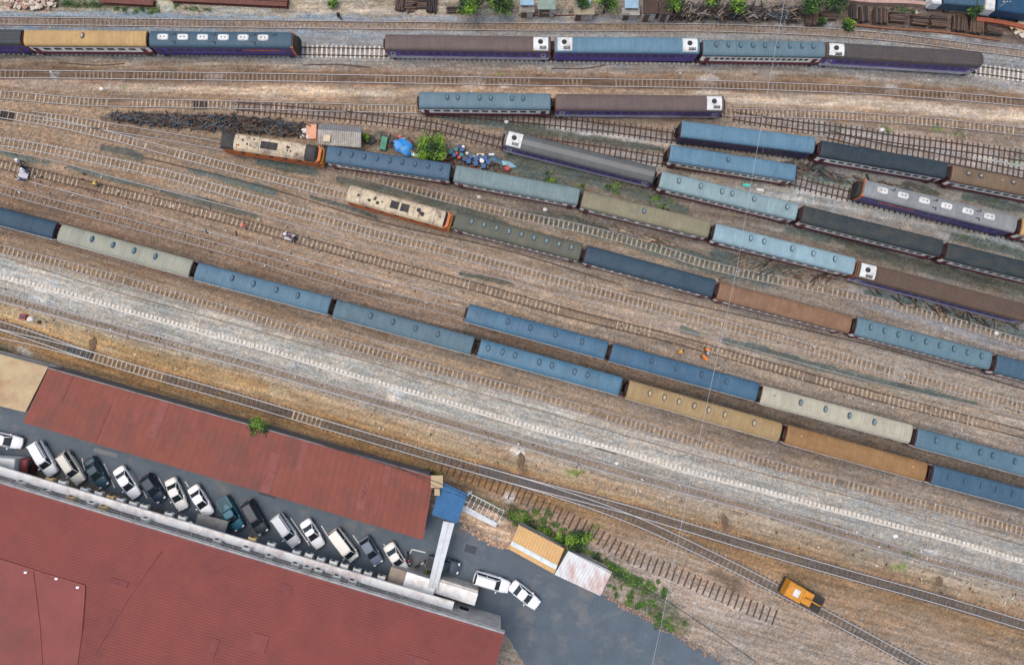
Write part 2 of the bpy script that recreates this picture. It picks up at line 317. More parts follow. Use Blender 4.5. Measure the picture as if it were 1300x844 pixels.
# puddles and dark wet mud
for k, (q, h) in enumerate([
 ([(130, 188), (160, 193), (178, 200)], [3, 5, 4]), ([(0, 194), (40, 204), (62, 207)], [2, 3, 1.5]), ([(85, 212), (140, 226), (200, 240)], [1.5, 3, 2]),
 ([(205, 243), (250, 254), (290, 264), (325, 274)], [2, 4, 5, 2]), ([(240, 215), (290, 228), (330, 240)], [2, 4, 4]), ([(325, 238), (350, 244)], [5, 3]),
 ([(430, 228), (470, 238), (520, 245), (560, 258), (640, 285)], [4, 5, 6, 6, 4]), ([(330, 205), (370, 212), (400, 218)], [4, 6, 3]),
 ([(560, 150), (610, 155), (690, 162)], [2, 4, 4]), ([(645, 162), (700, 170), (760, 178), (840, 190)], [4, 5, 4, 3]), ([(650, 200), (700, 215), (760, 232), (830, 252), (870, 268)], [7, 8, 7, 6, 4]),
 ([(655, 212), (700, 232), (740, 245)], [6, 7, 5]), ([(650, 270), (720, 280), (790, 300), (870, 322), (940, 340)], [4, 6, 6, 5, 3]), ([(905, 322), (960, 336), (1010, 345)], [4, 6, 5]),
 ([(1000, 210), (1040, 222), (1075, 232)], [4, 8, 5]), ([(1150, 235), (1190, 246)], [5, 3]), ([(1225, 250), (1262, 258), (1300, 266)], [5, 6, 4]), ([(1210, 300), (1260, 312), (1300, 325)], [4, 6, 5]),
 ([(1060, 300), (1100, 318), (1160, 335), (1240, 355), (1310, 372)], [5, 7, 6, 6, 5]), ([(1000, 292), (1050, 302)], [3, 5]), ([(1100, 370), (1180, 392), (1250, 412), (1300, 425)], [3, 5, 6, 5]),
 ([(585, 348), (625, 354), (650, 360)], [2, 3, 2]), ([(868, 417), (885, 424)], [4, 3]), ([(920, 432), (960, 442), (1030, 462), (1090, 478), (1180, 498), (1240, 512)], [3, 4, 4, 4, 3, 2]),
 ([(395, 250), (440, 262), (480, 278)], [2, 2, 2]), ([(690, 280), (740, 293), (790, 303)], [3, 4, 5]), ([(800, 306), (850, 322), (920, 343), (985, 358)], [7, 8, 8, 6])]):
    stroke(q, [v*1.15 for v in h], (62, 84, 84) if k % 3 else (54, 66, 64), 1.0, .25, seed=20+k, ns=(12, 5), w=.8, thr=.38)
    stroke([(a+3, b+3) for a, b in q], [v*1.3 for v in h], (98, 92, 72), .35, .5, seed=60+k, ns=(7, 4))
# rusty / oily bed patches and darker wheel-ways
stroke([(0, 425), (120, 460), (250, 500), (400, 548), (560, 592), (720, 640)], [7, 9, 8, 9, 9, 10], (140, 108, 70), .4, .5, seed=11, ns=(25, 5))
stroke([(120, 430), (220, 462), (330, 490)], [8, 9, 7], (152, 118, 72), .5, .5, seed=12, ns=(20, 8))
stroke([(760, 640), (900, 690), (1000, 735), (1120, 800)], [10, 12, 10, 12], (140, 110, 76), .4, .5, seed=13, ns=(20, 8))
stroke([(0, 445), (60, 468), (200, 508), (400, 565), (560, 608)], [3, 4, 4, 4, 4], (70, 62, 52), .7, .4, seed=14, ns=(16, 5))
stroke([(25, 443), (38, 450)], [4, 4], (165, 160, 152), .7, seed=15)
stroke([(1, 340), (40, 355), (90, 375), (160, 395)], [8, 10, 6, 5], (176, 174, 170), .5, seed=16)
stroke([(590, 425), (700, 458), (860, 502), (1010, 545), (1160, 590), (1300, 630)], [5, 7, 8, 8, 8, 8], (84, 76, 68), .7, .4, seed=17, ns=(30, 6))
stroke([(430, 395), (520, 415), (600, 440)], [3, 4, 4], MUD, .5, seed=18)
stroke([(130, 150), (200, 152), (300, 158), (400, 165)], [4, 8, 11, 9], (72, 66, 60), .8, .4, seed=19)
stroke([(480, 175), (560, 200), (640, 212)], [10, 14, 12], (70, 70, 66), .75, .4, seed=21)
stroke([(118, 440), (118, 452)], [5, 4], (70, 52, 42), .6, seed=22)
stroke([(660, 588), (665, 600)], [5, 5], (78, 60, 48), .6, seed=23); stroke([(922, 668), (918, 655)], [6, 5], (80, 66, 56), .5, seed=24); stroke([(905, 725), (935, 745)], [6, 9], (70, 58, 46), .6, seed=25)
stroke([(1190, 740), (1205, 760)], [8, 8], (78, 70, 60), .5, seed=26)
stroke([(590, 648), (620, 660), (642, 682)], [8, 13, 9], (196, 166, 138), .9, .3, seed=27)
stroke([(600, 628), (650, 655), (720, 690), (800, 735), (860, 790)], [4, 6, 8, 12, 16], (70, 82, 48), .75, .4, seed=28, ns=(9, 6))
stroke([(720, 690), (800, 725), (880, 752), (960, 790)], [10, 12, 10, 10], (158, 146, 136), .6, .5, seed=29)
stroke([(-60, 580), (0, 596), (120, 622), (300, 690), (500, 738), (620, 770)], [5, 7, 8, 8, 8, 8], (112, 98, 82), .85, .35, seed=31)
stroke([(820, 20), (960, 22), (1100, 24), (1220, 34), (1300, 46)], [8, 10, 12, 12, 12], (84, 68, 58), .8, .35, seed=32)
stroke([(70, 4), (120, 6), (180, 4)], [6, 9, 6], (78, 88, 62), .8, seed=33)
stroke([(0, 6), (60, 8)], [8, 8], (165, 140, 120), .7, seed=34); stroke([(205, 3), (215, 10)], [6, 5], (170, 175, 160), .7, seed=35); stroke([(270, 12), (340, 13)], [3, 4], (175, 176, 170), .6, seed=36)
# fine mottling along the tracks
s1 = fbm(PX/24, V/2.6, 31, 4); s2 = fbm(PX/3.2, PY/3.2, 37, 3); s3 = fbm(PX/90, PY/40, 41, 3)
s4 = fbm(PX/70, V/1.6, 81, 3)
k = 1.05*(1+(s1-.5)*.8)*(1+(s2-.5)*.5)*(1+(s3-.5)*.35)*(1+(s4-.5)*.85)
sp = vnoise(PX/1.7, PY/1.7, 51); k = k*(1+np.clip(sp-.78, 0, 1)*2.0-np.clip(.24-sp, 0, 1)*1.5)
lum = C.mean(-1, keepdims=True); gq = .02+.10*np.clip((PX-500)/700, 0, 1)[..., None]; C = C*(1-gq)+lum*gq; C[..., 1] *= 1.015
C = C*k[..., None]; hue = (fbm(PX/35, V/8, 77, 3)-.5)*.18+(fbm(PX/5, PY/3.5, 79, 3)-.5)*.26
C[..., 0] *= 1+hue; C[..., 2] *= 1-hue
sat_ = (C[..., 0]-C[..., 2])/(C.mean(-1)+1e-6); C *= (1-.08*np.clip(sat_/.5, 0, 1)-.12*np.clip((.3-sat_)/.2, 0, 1)*np.clip((C.mean(-1)-.2)/.12, 0, 1))[..., None]; C = np.clip(C, .01, .85)
WXg, WYg = PN(PX, PY)
for sgl in range(1):
    f_out = [1.4, 3.0, 12.0, 60.0]
ny, nx = PX.shape
def pad(A, fn):
    return fn(A)
def ring(WX, WY, C, W):
    for f in (1.15, 1.6, 4, 20):
        ex = lambda A: np.pad(A, ((1, 1), (1, 1)), mode='edge')
        X, Y = ex(WX), ex(WY); m = np.ones_like(X, bool); m[1:-1, 1:-1] = False
        X[m] *= f; Y[m] *= f; WX, WY = X, Y
        C = np.pad(C, ((1, 1), (1, 1), (0, 0)), mode='edge'); W = ex(W)
    return WX, WY, C, W
GX, GY, GC, GW = ring(WXg, WYg, C, wet)
ny, nx = GX.shape
me = bpy.data.meshes.new('ground'); nv = ny*nx; nf = (ny-1)*(nx-1)
me.vertices.add(nv)
# gentle relief: ballast heaps of a few cm, kept below the rails
rel = np.zeros_like(GX); rr_ = (fbm(PX/6, PY/6, 61, 3)-.5)*.05; rel[4:-4, 4:-4] = rr_-.03
me.vertices.foreach_set('co', np.stack([GX, GY, rel], -1).astype(np.float32).ravel())
idx = np.arange(nv).reshape(ny, nx)
q = np.stack([idx[1:, :-1], idx[1:, 1:], idx[:-1, 1:], idx[:-1, :-1]], -1).reshape(-1).astype(np.int32)
me.loops.add(nf*4); me.loops.foreach_set('vertex_index', q); me.polygons.add(nf)
me.polygons.foreach_set('loop_start', np.arange(0, nf*4, 4, dtype=np.int32)); me.polygons.foreach_set('use_smooth', np.ones(nf, bool))
me.update(calc_edges=True)
ca = me.color_attributes.new('soil', 'FLOAT_COLOR', 'POINT')
ca.data.foreach_set('color', np.concatenate([GC, GW[..., None]], -1).astype(np.float32).ravel())
gm, nt, b = newmat('ballast_and_soil')
at = nd(nt, 'ShaderNodeAttribute', attribute_name='soil')
g1 = wn(nt, (1, 1, 1), 5.5, 3, .7, False); g2 = nd(nt, 'ShaderNodeTexVoronoi'); g2.inputs['Scale'].default_value = 5.0
tc = nd(nt, 'ShaderNodeTexCoord'); nt.links.new(tc.outputs['Object'], g2.inputs['Vector'])
cc = mix(nt, ramp(nt, g1.outputs[0], .25, .75), at.outputs[0], at.outputs[0])
mm = nd(nt, 'ShaderNodeVectorMath', operation='SCALE'); nt.links.new(at.outputs[0], mm.inputs[0])
a1 = ramp(nt, g1.outputs[0], .32, .68, .72, 1.26); sp_ = nd(nt, 'ShaderNodeSeparateColor'); nt.links.new(g2.outputs['Color'], sp_.inputs[0])
a2 = ramp(nt, sp_.outputs[0], 0, 1, .78, 1.22); mu = nd(nt, 'ShaderNodeMath', operation='MULTIPLY'); nt.links.new(a1, mu.inputs[0]); nt.links.new(a2, mu.inputs[1])
nt.links.new(mu.outputs[0], mm.inputs['Scale']); nt.links.new(mm.outputs[0], b.inputs['Base Color'])
rw = ramp(nt, at.outputs['Alpha'], 0, .8, .95, .45); nt.links.new(rw, b.inputs['Roughness']); b.inputs['Specular IOR Level'].default_value = .25
bp = nd(nt, 'ShaderNodeBump'); bp.inputs['Strength'].default_value = .9; bp.inputs['Distance'].default_value = .08
nt.links.new(g2.outputs['Distance'], bp.inputs['Height']); nt.links.new(bp.outputs[0], b.inputs['Normal'])
me.materials.append(gm)
tag(place('ground', me), None, None, None, 'structure')
# ------------------------------------------------------------------ tracks
steel = M('rail_polished_steel', (168, 166, 164), .6, .1, .1, spec=.2); steel2 = M('rail_dull_steel', (156, 152, 150), .65, .1, .15, spec=.2); rustr = M('rail_rust', (74, 57, 52), .8, .1, .2)
brights = M('rail_bright_steel', (176, 173, 170), .5, .15, .06, spec=.3)
wood_l = M('sleeper_weathered_timber', (166, 148, 126), .9, var=.45, sc=2.5, dirt=(96, 82, 70), dirtamt=.85); wood_d = M('sleeper_dark_timber', (78, 64, 60), .9, var=.3, sc=2)
wood_m = M('sleeper_brown_timber', (134, 114, 94), .9, var=.45, sc=2, dirt=(90, 76, 64)); conc_s = M('sleeper_concrete', (200, 194, 182), .9, var=.2, sc=2, dirt=(140, 120, 98)); slate_s = M('sleeper_oily', (84, 82, 82), .8, var=.3)
def slp_mesh(name, ln, wd, mt):
    s = MB(); s.bbox(-wd/2, wd/2, -ln/2, ln/2, -.12, 0, .02); s.box(-wd/2+.02, wd/2-.02, -.64, -.44, 0.003, .03); s.box(-wd/2+.02, wd/2-.02, .44, .64, 0.003, .03); return s.mesh(name, mt)
SL = {k: slp_mesh('sleeper', ln, wd, mt) for k, (ln, wd, mt) in dict(l=(1.2, .24, wood_l), L=(1.7, .24, wood_l), d=(2.1, .2, wood_d), m=(1.3, .24, wood_m), c=(1.9, .26, conc_s), s=(1.7, .24, slate_s)).items()}
def offset_line(W, o):
    d = np.gradient(W, axis=0); d /= np.linalg.norm(d, axis=1)[:, None]; n = np.stack([-d[:, 1], d[:, 0]], -1); return W+n*o
def rail_mb(W, o, z0, z1, hw=.055, z_fn=None):
    L = offset_line(W, o); A = offset_line(W, o-hw); B = offset_line(W, o+hw); A2 = offset_line(W, o-hw*1.6); B2 = offset_line(W, o+hw*1.6)
    mb = MB(); n = len(W); vs = []
    for i in range(n): vs += [(A2[i, 0], A2[i, 1], z0), (A[i, 0], A[i, 1], z1), (B[i, 0], B[i, 1], z1), (B2[i, 0], B2[i, 1], z0)]
    fs = []; mi = []
    for i in range(n-1):
        a = 4*i; c = a+4
        fs += [(a, c, c+1, a+1), (a+1, c+1, c+2, a+2), (a+2, c+2, c+3, a+3)]; mi += [1, 0, 1]
    fs += [(0, 1, 2, 3), (4*n-1, 4*n-2, 4*n-3, 4*n-4)]; mi += [1, 1]
    mb.v = vs; mb.f = fs; mb.mi = mi; mb.sm = [False]*len(fs); return mb
GAUGE = .56
def track(key, label, sl='l', spacing=.64, railm=steel, dens=.85, guard=False, rails=True, pts=None, span=None, group='railway tracks of the yard', zt=.035, seed=0, sunk=0.0):
    c = cr(pts or T[key], 8)
    W = np.array([P(x, y, 0)[:2] for x, y in c])
    mid = Vector((W[len(W)//2, 0], W[len(W)//2, 1], 0)); W = W-np.array(mid[:2])
    t = thing('railway_track', label, 'railway track', mid, 0, group)
    if rails:
        for s in (1, -1):
            rail_mb(W, s*GAUGE, -.05, .12-sunk-(.004 if key in (20, 21) else 0), .05).build('rail', [railm, rustr], t)
            if guard: rail_mb(W, s*GAUGE-.2*s, -.05, .10, .035).build('guard_rail', [steel2, rustr], t)
    if sl:
        seg = np.linalg.norm(np.diff(W, axis=0), axis=1); cum = np.concatenate([[0], np.cumsum(seg)])
        S = np.arange(.3, cum[-1], spacing); r = random.Random(seed+len(label))
        inside = []
        for s in S:
            x = np.interp(s, cum, W[:, 0]); y = np.interp(s, cum, W[:, 1]); x2 = np.interp(s+.1, cum, W[:, 0]); y2 = np.interp(s+.1, cum, W[:, 1])
            i = np.interp(s, cum, np.arange(len(c))); px = c[int(i)][0]; py = c[int(i)][1]
            if not (-30 < px < 1330 and -15 < py < 870): continue
            vis = vnoise(np.array(px/38.), np.array(key*7.3), 5+key)
            if vis > dens+.15*(r.random()-.5): continue
            an = math.atan2(y2-y, x2-x)+r.uniform(-.035, .035)
            inside.append((x, y, an, zt+r.uniform(-.03, .02), r.uniform(-.05, .05), abs(px-650), ))
        order = sorted(range(len(inside)), key=lambda q: inside[q][5]); pick = set(order[:100]); rest = []
        for q, (x, y, an, z, off, _) in enumerate(inside):
            x += -math.sin(an)*off; y += math.cos(an)*off
            pale_ = key == 19 and (abs(x+mid.x-P(178, 0)[0]) < 6.5 or abs(x+mid.x-P(405, 0)[0]) < 2)
            if q in pick or pale_: place('sleeper', SL['l' if pale_ else sl], t, (x, y, z), an)
            else: rest.append((x, y, an, z))
        if rest:
            me0 = SL[sl]; v0 = np.array([v.co[:] for v in me0.vertices]); f0 = [tuple(p.vertices) for p in me0.polygons]; mb = MB()
            for x, y, an, z in rest:
                ca_, sa_ = math.cos(an), math.sin(an)
                mb.add([(x+a*ca_-b_*sa_, y+a*sa_+b_*ca_, z+c_) for a, b_, c_ in v0], f0)
            tag(mb.build('sleeper_run', me0.materials[0], t), kind='stuff')
    return t
track(1, 'topmost running line on blue grey ballast above the dark and blue coaches', 'm', railm=steel2, dens=.8)
track(2, 'siding under the top row of purple and orange coaches, concrete sleepers showing in the gap', 'c', railm=rustr, dens=1.1, spacing=.7)
track(3, 'polished line on dark brown bed just below the top coach row', 'm', railm=steel, dens=.75)
track(4, 'line running from the left edge under the lone blue and brown coach pair', 'l', railm=steel2, dens=.75)
track(5, 'rusty track with dark cross sleepers leading under the purple sided light blue coach', 'd', railm=rustr, dens=1.2, spacing=.78, zt=.05)
track(6, 'rusty track curving to the long dark grey coach with white cooling unit', 'd', railm=rustr, dens=.95, spacing=.78, zt=.04)
track(7, 'short track of dark sleepers on grey gravel leading under the pale railcar with white hatches', 'd', railm=rustr, dens=1.2, spacing=.78, zt=.05)
track(8, 'rusty track of dark sleepers on pale gravel, upper of the pair behind the black coach', 'd', railm=rustr, dens=1.2, spacing=.78, zt=.05)
track(9, 'rusty track of dark sleepers on pale gravel, lower of the pair behind the black coach', 'd', railm=rustr, dens=1.2, spacing=.78, zt=.05)
track(10, 'siding under the locomotive beside the corrugated hut and the blue grey coaches after it', 'l', railm=steel2, dens=.75)
track(11, 'siding under the dirty white roofed locomotive that stands by the puddle', 'l', railm=steel, dens=.8)
track(12, 'track with ladder like sleepers over wet ground between the two locomotive rows', 'l', railm=steel2, dens=.95, spacing=.72)
track(13, 'through track with clear pale sleepers just below the locomotive rows', 'L', railm=steel, dens=1.0, spacing=.68)
track(14, 'buried rusty track crossed by the workers in orange', 'l', railm=rustr, dens=.8, spacing=.66, sunk=.04)
track(15, 'siding leading under the blue and beige coaches that stand directly above the long left row', 'm', railm=steel2, dens=.7)
track(16, 'siding fully occupied by the long row from the dark blue to the orange coaches', 'm', railm=steel2, dens=.7)
track(17, 'dusty line between the long coach row and the grey ballast strip', 'l', railm=steel2, dens=.85, spacing=.68)
track(18, 'main line with doubled rails below the pale concrete sleeper ends', 'm', railm=brights, dens=.85, spacing=.66, guard=True)
track(19, 'main line with bright rails on orange rust stained bed beside the red shed roof', 's', railm=brights, dens=.9, spacing=.66)
track(20, 'bright curved branch that leaves the rust stained main line toward the yellow machine', 's', railm=brights, dens=.9, spacing=.66)
track(21, 'short converging branch joining the rust stained main line near the tan roof', None, railm=brights)
track(22, 'abandoned track bed of bare dark sleepers beside the weeds and sheds', 'd', rails=False, dens=.8, spacing=.92, zt=.035)
# half-buried row of concrete sleeper ends
cp = [(-120, 318), (0, 350), (84, 371), (178, 398), (330, 440), (482, 485), (550, 504), (706, 550), (802, 575), (863, 594), (970, 622), (1116, 661), (1220, 688), (1300, 712), (1420, 745)]
c = cr(cp, 8); W = np.array([P(x, y, 0)[:2] for x, y in c]); mid = Vector((W[len(W)//2, 0], W[len(W)//2, 1], 0)); W = W-np.array(mid[:2])
t = thing('sleeper_row', 'long row of pale half buried concrete sleeper ends in the grey ballast', 'sleeper row', mid)
SE = MB().bbox(-.2, .2, -.24, .24, -.1, 0, .02).mesh('sleeper_end', conc_s)
seg = np.linalg.norm(np.diff(W, axis=0), axis=1); cum = np.concatenate([[0], np.cumsum(seg)]); rest = MB(); items = []
for s in np.arange(.3, cum[-1], .62):
    x = np.interp(s, cum, W[:, 0]); y = np.interp(s, cum, W[:, 1]); x2 = np.interp(s+.1, cum, W[:, 0]); y2 = np.interp(s+.1, cum, W[:, 1])
    if vnoise(np.array(s/6), np.array(2.), 9) < .12: continue
    items.append((x, y, math.atan2(y2-y, x2-x)+random.uniform(-.06, .06), random.uniform(-.01, .06)))
items.sort(key=lambda q: abs(q[0]+mid.x))
for q, (x, y, an, z) in enumerate(items):
    if q < 100: place('sleeper_end', SE, t, (x, y, z), an)
    else: rest.box(-.2, .2, -.24, .24, z-.1, z, 0, an, (x, y))
tag(rest.build('sleeper_end_run', conc_s, t), kind='stuff')
rail_mb(W, -.36, -.05, .025, .08).build('edge_strip', [conc_s, conc_s], t)
def lone_rail(pts, label, mt=rustr, z=.06, hw=.05, name='disused_rail'):
    c = cr(pts, 10); W = np.array([P(x, y, 0)[:2] for x, y in c]); mid = Vector((W[len(W)//2, 0], W[len(W)//2, 1], 0))
    o = rail_mb(W-np.array(mid[:2]), 0, -.06, z, hw).build(name, [mt, rustr]); o.location = mid
    return tag(o, label, 'rail', 'disused rails lying in the dirt')
lone_rail([(183, 200), (330, 236), (480, 281), (640, 317), (790, 362)], 'rusty rail half sunk in dirt running below the white roofed locomotives')
lone_rail([(796, 368), (970, 407), (1120, 442), (1310, 497)], 'rusty rail in dirt between the rust brown coach and the through track')
lone_rail([(-60, 176), (0, 191), (51, 200), (144, 225), (320, 270), (482, 316), (561, 335), (703, 372), (785, 394)], 'dull steel rail running beside the green puddle strips', steel2)
lone_rail([(790, 399), (868, 420), (1078, 477), (1310, 533)], 'dull rail leading through the long green wet strip in the dirt', steel2)
lone_rail([(38, 231), (152, 261), (250, 290), (361, 322), (482, 354), (589, 382)], 'shiny lone rail that starts beside the rail workers trolley', steel, .1)
lone_rail([(-60, 308), (0, 325), (107, 359), (236, 395), (330, 421), (587, 493), (785, 550), (957, 598), (1116, 640), (1310, 695)], 'brown lone rail along the upper edge of the grey ballast', M('old_rail_brown', (124, 98, 80), .9), .04, .035)
lone_rail([(430, 418), (520, 443), (540, 448)], 'short grey rail length lying just below the slate coach', steel2)
lone_rail([(755, 568), (782, 576)], 'short dark rail offcut lying on grey ballast above the double rail main line', rustr)
lone_rail([(75, 80), (130, 83), (158, 81)], 'short rusty rail offcut below the orange roofed coach', rustr)
lone_rail([(385, 83), (430, 82), (470, 86)], 'bent rusty rail offcut below the gap in the top coach row', rustr)
lone_rail([(700, 87), (745, 87), (768, 83)], 'orange rusty rail offcut on gravel below the bright blue coach', rustr)
# ------------------------------------------------------------------ rolling stock
black = M('black_underframe', (50, 46, 44), .8, var=.25); bell = M('rubber_bellows', (46, 40, 38), .85, var=.3, dirt=(90, 80, 70))
glass = M('train_window_glass', (34, 40, 48), .15, spec=.6, var=.4, sc=3); cream = M('cream_paint', (242, 237, 226), .5, dirt=(150, 140, 125), dirtamt=.4)
maroon = M('maroon_paint', (112, 44, 58), .5, dirt=(60, 45, 45)); purple = M('purple_paint', (86, 70, 150), .45, dirt=(60, 52, 90)); lilac = M('light_grey_paint', (176, 174, 180), .5, dirt=(120, 116, 116))
dpurple = M('dark_purple_paint', (64, 56, 104), .5, dirt=(50, 46, 60)); navy = M('navy_paint', (50, 58, 88), .5, dirt=(48, 48, 56)); orange = M('orange_paint', (196, 106, 48), .5, dirt=(110, 70, 46), dirtamt=.6)
white = M('white_cooling_unit_paint', (206, 207, 203), .5, var=.08, dirt=(146, 142, 134), dirtamt=.7); dgrey = M('dark_grille', (48, 50, 54), .6); yel = M('yellow_paint', (196, 132, 40), .5, dirt=(120, 84, 40))
gut_w = M('white_gutter_paint', (228, 227, 224), .5, dirt=(150, 140, 130)); gut_d = M('dark_gutter', (70, 66, 64), .7)
endm = M('maroon_end_wall', (90, 44, 44), .7, dirt=(50, 40, 38), dirtamt=.7); brown_end = M('orange_brown_end', (168, 98, 50), .7, dirt=(80, 50, 36), dirtamt=.6)
LIV = {  # (lower band, middle band, upper band, window surround, gutter)
 'cream': (maroon, cream, cream, gut_d), 'creamo': (maroon, cream, orange, gut_d), 'purple': (dpurple, purple, purple, gut_d), 'bright': (purple, purple, purple, gut_d),
 'grey': (lilac, purple, purple, gut_d), 'navy': (navy, dpurple, navy, gut_d), 'white': (maroon, cream, cream, gut_w), 'lilac': (lilac, purple, dpurple, gut_d)}
vent_me = {}; ventbase = M('vent_base_slate', (52, 70, 84), .7)
def vent_mesh(kind, mt, key):
    if (kind, key) in vent_me: return vent_me[(kind, key)]
    s = MB()
    if kind == 'oval':
        for a, b, z0, z1 in ((.50, .33, 0, .10), (.36, .20, .10, .22)):
            n = 16; lo = [(b*math.cos(2*PI*i/n), a*math.sin(2*PI*i/n), z0-.12 if z0 == 0 else z0) for i in range(n)]; hi = [(b*.86*math.cos(2*PI*i/n), a*.86*math.sin(2*PI*i/n), z1) for i in range(n)]
            s.loft([lo, hi], 0 if z0 else 1, True)
    elif kind == 'round':
        s.cyl((0, 0, -.1), .42, .22, 16, 1, r2=.38); s.cyl((0, 0, .12), .26, .1, 16, 0, r2=.15)
    elif kind == 'small':
        s.cyl((0, 0, -.1), .17, .2, 10, 0, r2=.12)
    elif kind == 'cross':
        s.box(-.1, .1, -.5, .4, -.1, .14); s.box(-.1, .5, -.1, .08, -.1, .12); s.cyl((0, -.2, .1), .2, .1, 10)
    elif kind == 'hatch':
        n = 20; out = []
        for i in range(n):
            a = 2*PI*i/n; cx = math.copysign(abs(math.cos(a))**.45, math.cos(a)); cy = math.copysign(abs(math.sin(a))**.45, math.sin(a)); out.append((cx, cy))
        s.loft([[(x*.78, y*.44, -.1) for x, y in out], [(x*.78, y*.44, .12) for x, y in out], [(x*.66, y*.34, .22) for x, y in out]], 0, False)
        s.cyl((-.25, 0, .22), .09, .05, 8, 1); s.cyl((.25, 0, .22), .09, .05, 8, 1)
    elif kind == 'bracket':
        s.box(-.32, .32, -.1, .0, -.05, .14); s.box(.2, .32, 0, .26, -.05, .14)
    vent_me[(kind, key)] = s.mesh('roof_'+kind, mt); return vent_me[(kind, key)]
win_me = {}
def win_mesh(w, h, mt=None):
    k = (w, h)
    if k not in win_me:
        s = MB(); s.box(-w/2, w/2, -.02, .02, -h/2, h/2); s.box(-w/2, w/2, -.035, .035, -.02, .02, 1); win_me[k] = s.mesh('window', [glass, gut_d])
    return win_me[k]
def roof_profile(w, ht, ribs=0, n=18):
    pr = []
    for i in range(n+1):
        a = PI*i/n; y = w*math.copysign(abs(math.cos(a))**.8, math.cos(a)); z = ht*math.sin(a)**.75
        pr.append((y, z))
    return pr
def bogie_mesh():
    s = MB()
    for sy in (-1, 1):
        s.box(-1.3, 1.3, sy*.78-.08, sy*.78+.08, .45, .75); s.box(-.35, .35, sy*.78-.12, sy*.78+.12, .35, .9)
        for x in (-.95, .95): s.cyl((x, sy*.53-.06, .55), .43, .12, 18, 0, 'y')
    s.box(-.25, .25, -.9, .9, .6, .95)
    for x in (-.95, .95): s.cyl((x, -.6, .55), .08, 1.2, 8, 0, 'y')
    return s.mesh('bogie', black)
BOG = bogie_mesh()
RT = 3.5
_tone = {}
def patchmat(m):
    if m.name not in _tone:
        k = random.Random(len(_tone)).choice([.93, .95, 1.05, 1.07]); c = m.copy(); c.name = m.name+'_sheet'
        for n_ in c.node_tree.nodes:
            if n_.bl_idname == 'ShaderNodeBsdfPrincipled':
                src = n_.inputs['Base Color'].links[0].from_socket; sc_ = c.node_tree.nodes.new('ShaderNodeVectorMath'); sc_.operation = 'SCALE'; sc_.inputs['Scale'].default_value = k
                c.node_tree.links.new(src, sc_.inputs[0]); c.node_tree.links.new(sc_.outputs[0], n_.inputs['Base Color']); break
        _tone[m.name] = c
    return _tone[m.name]
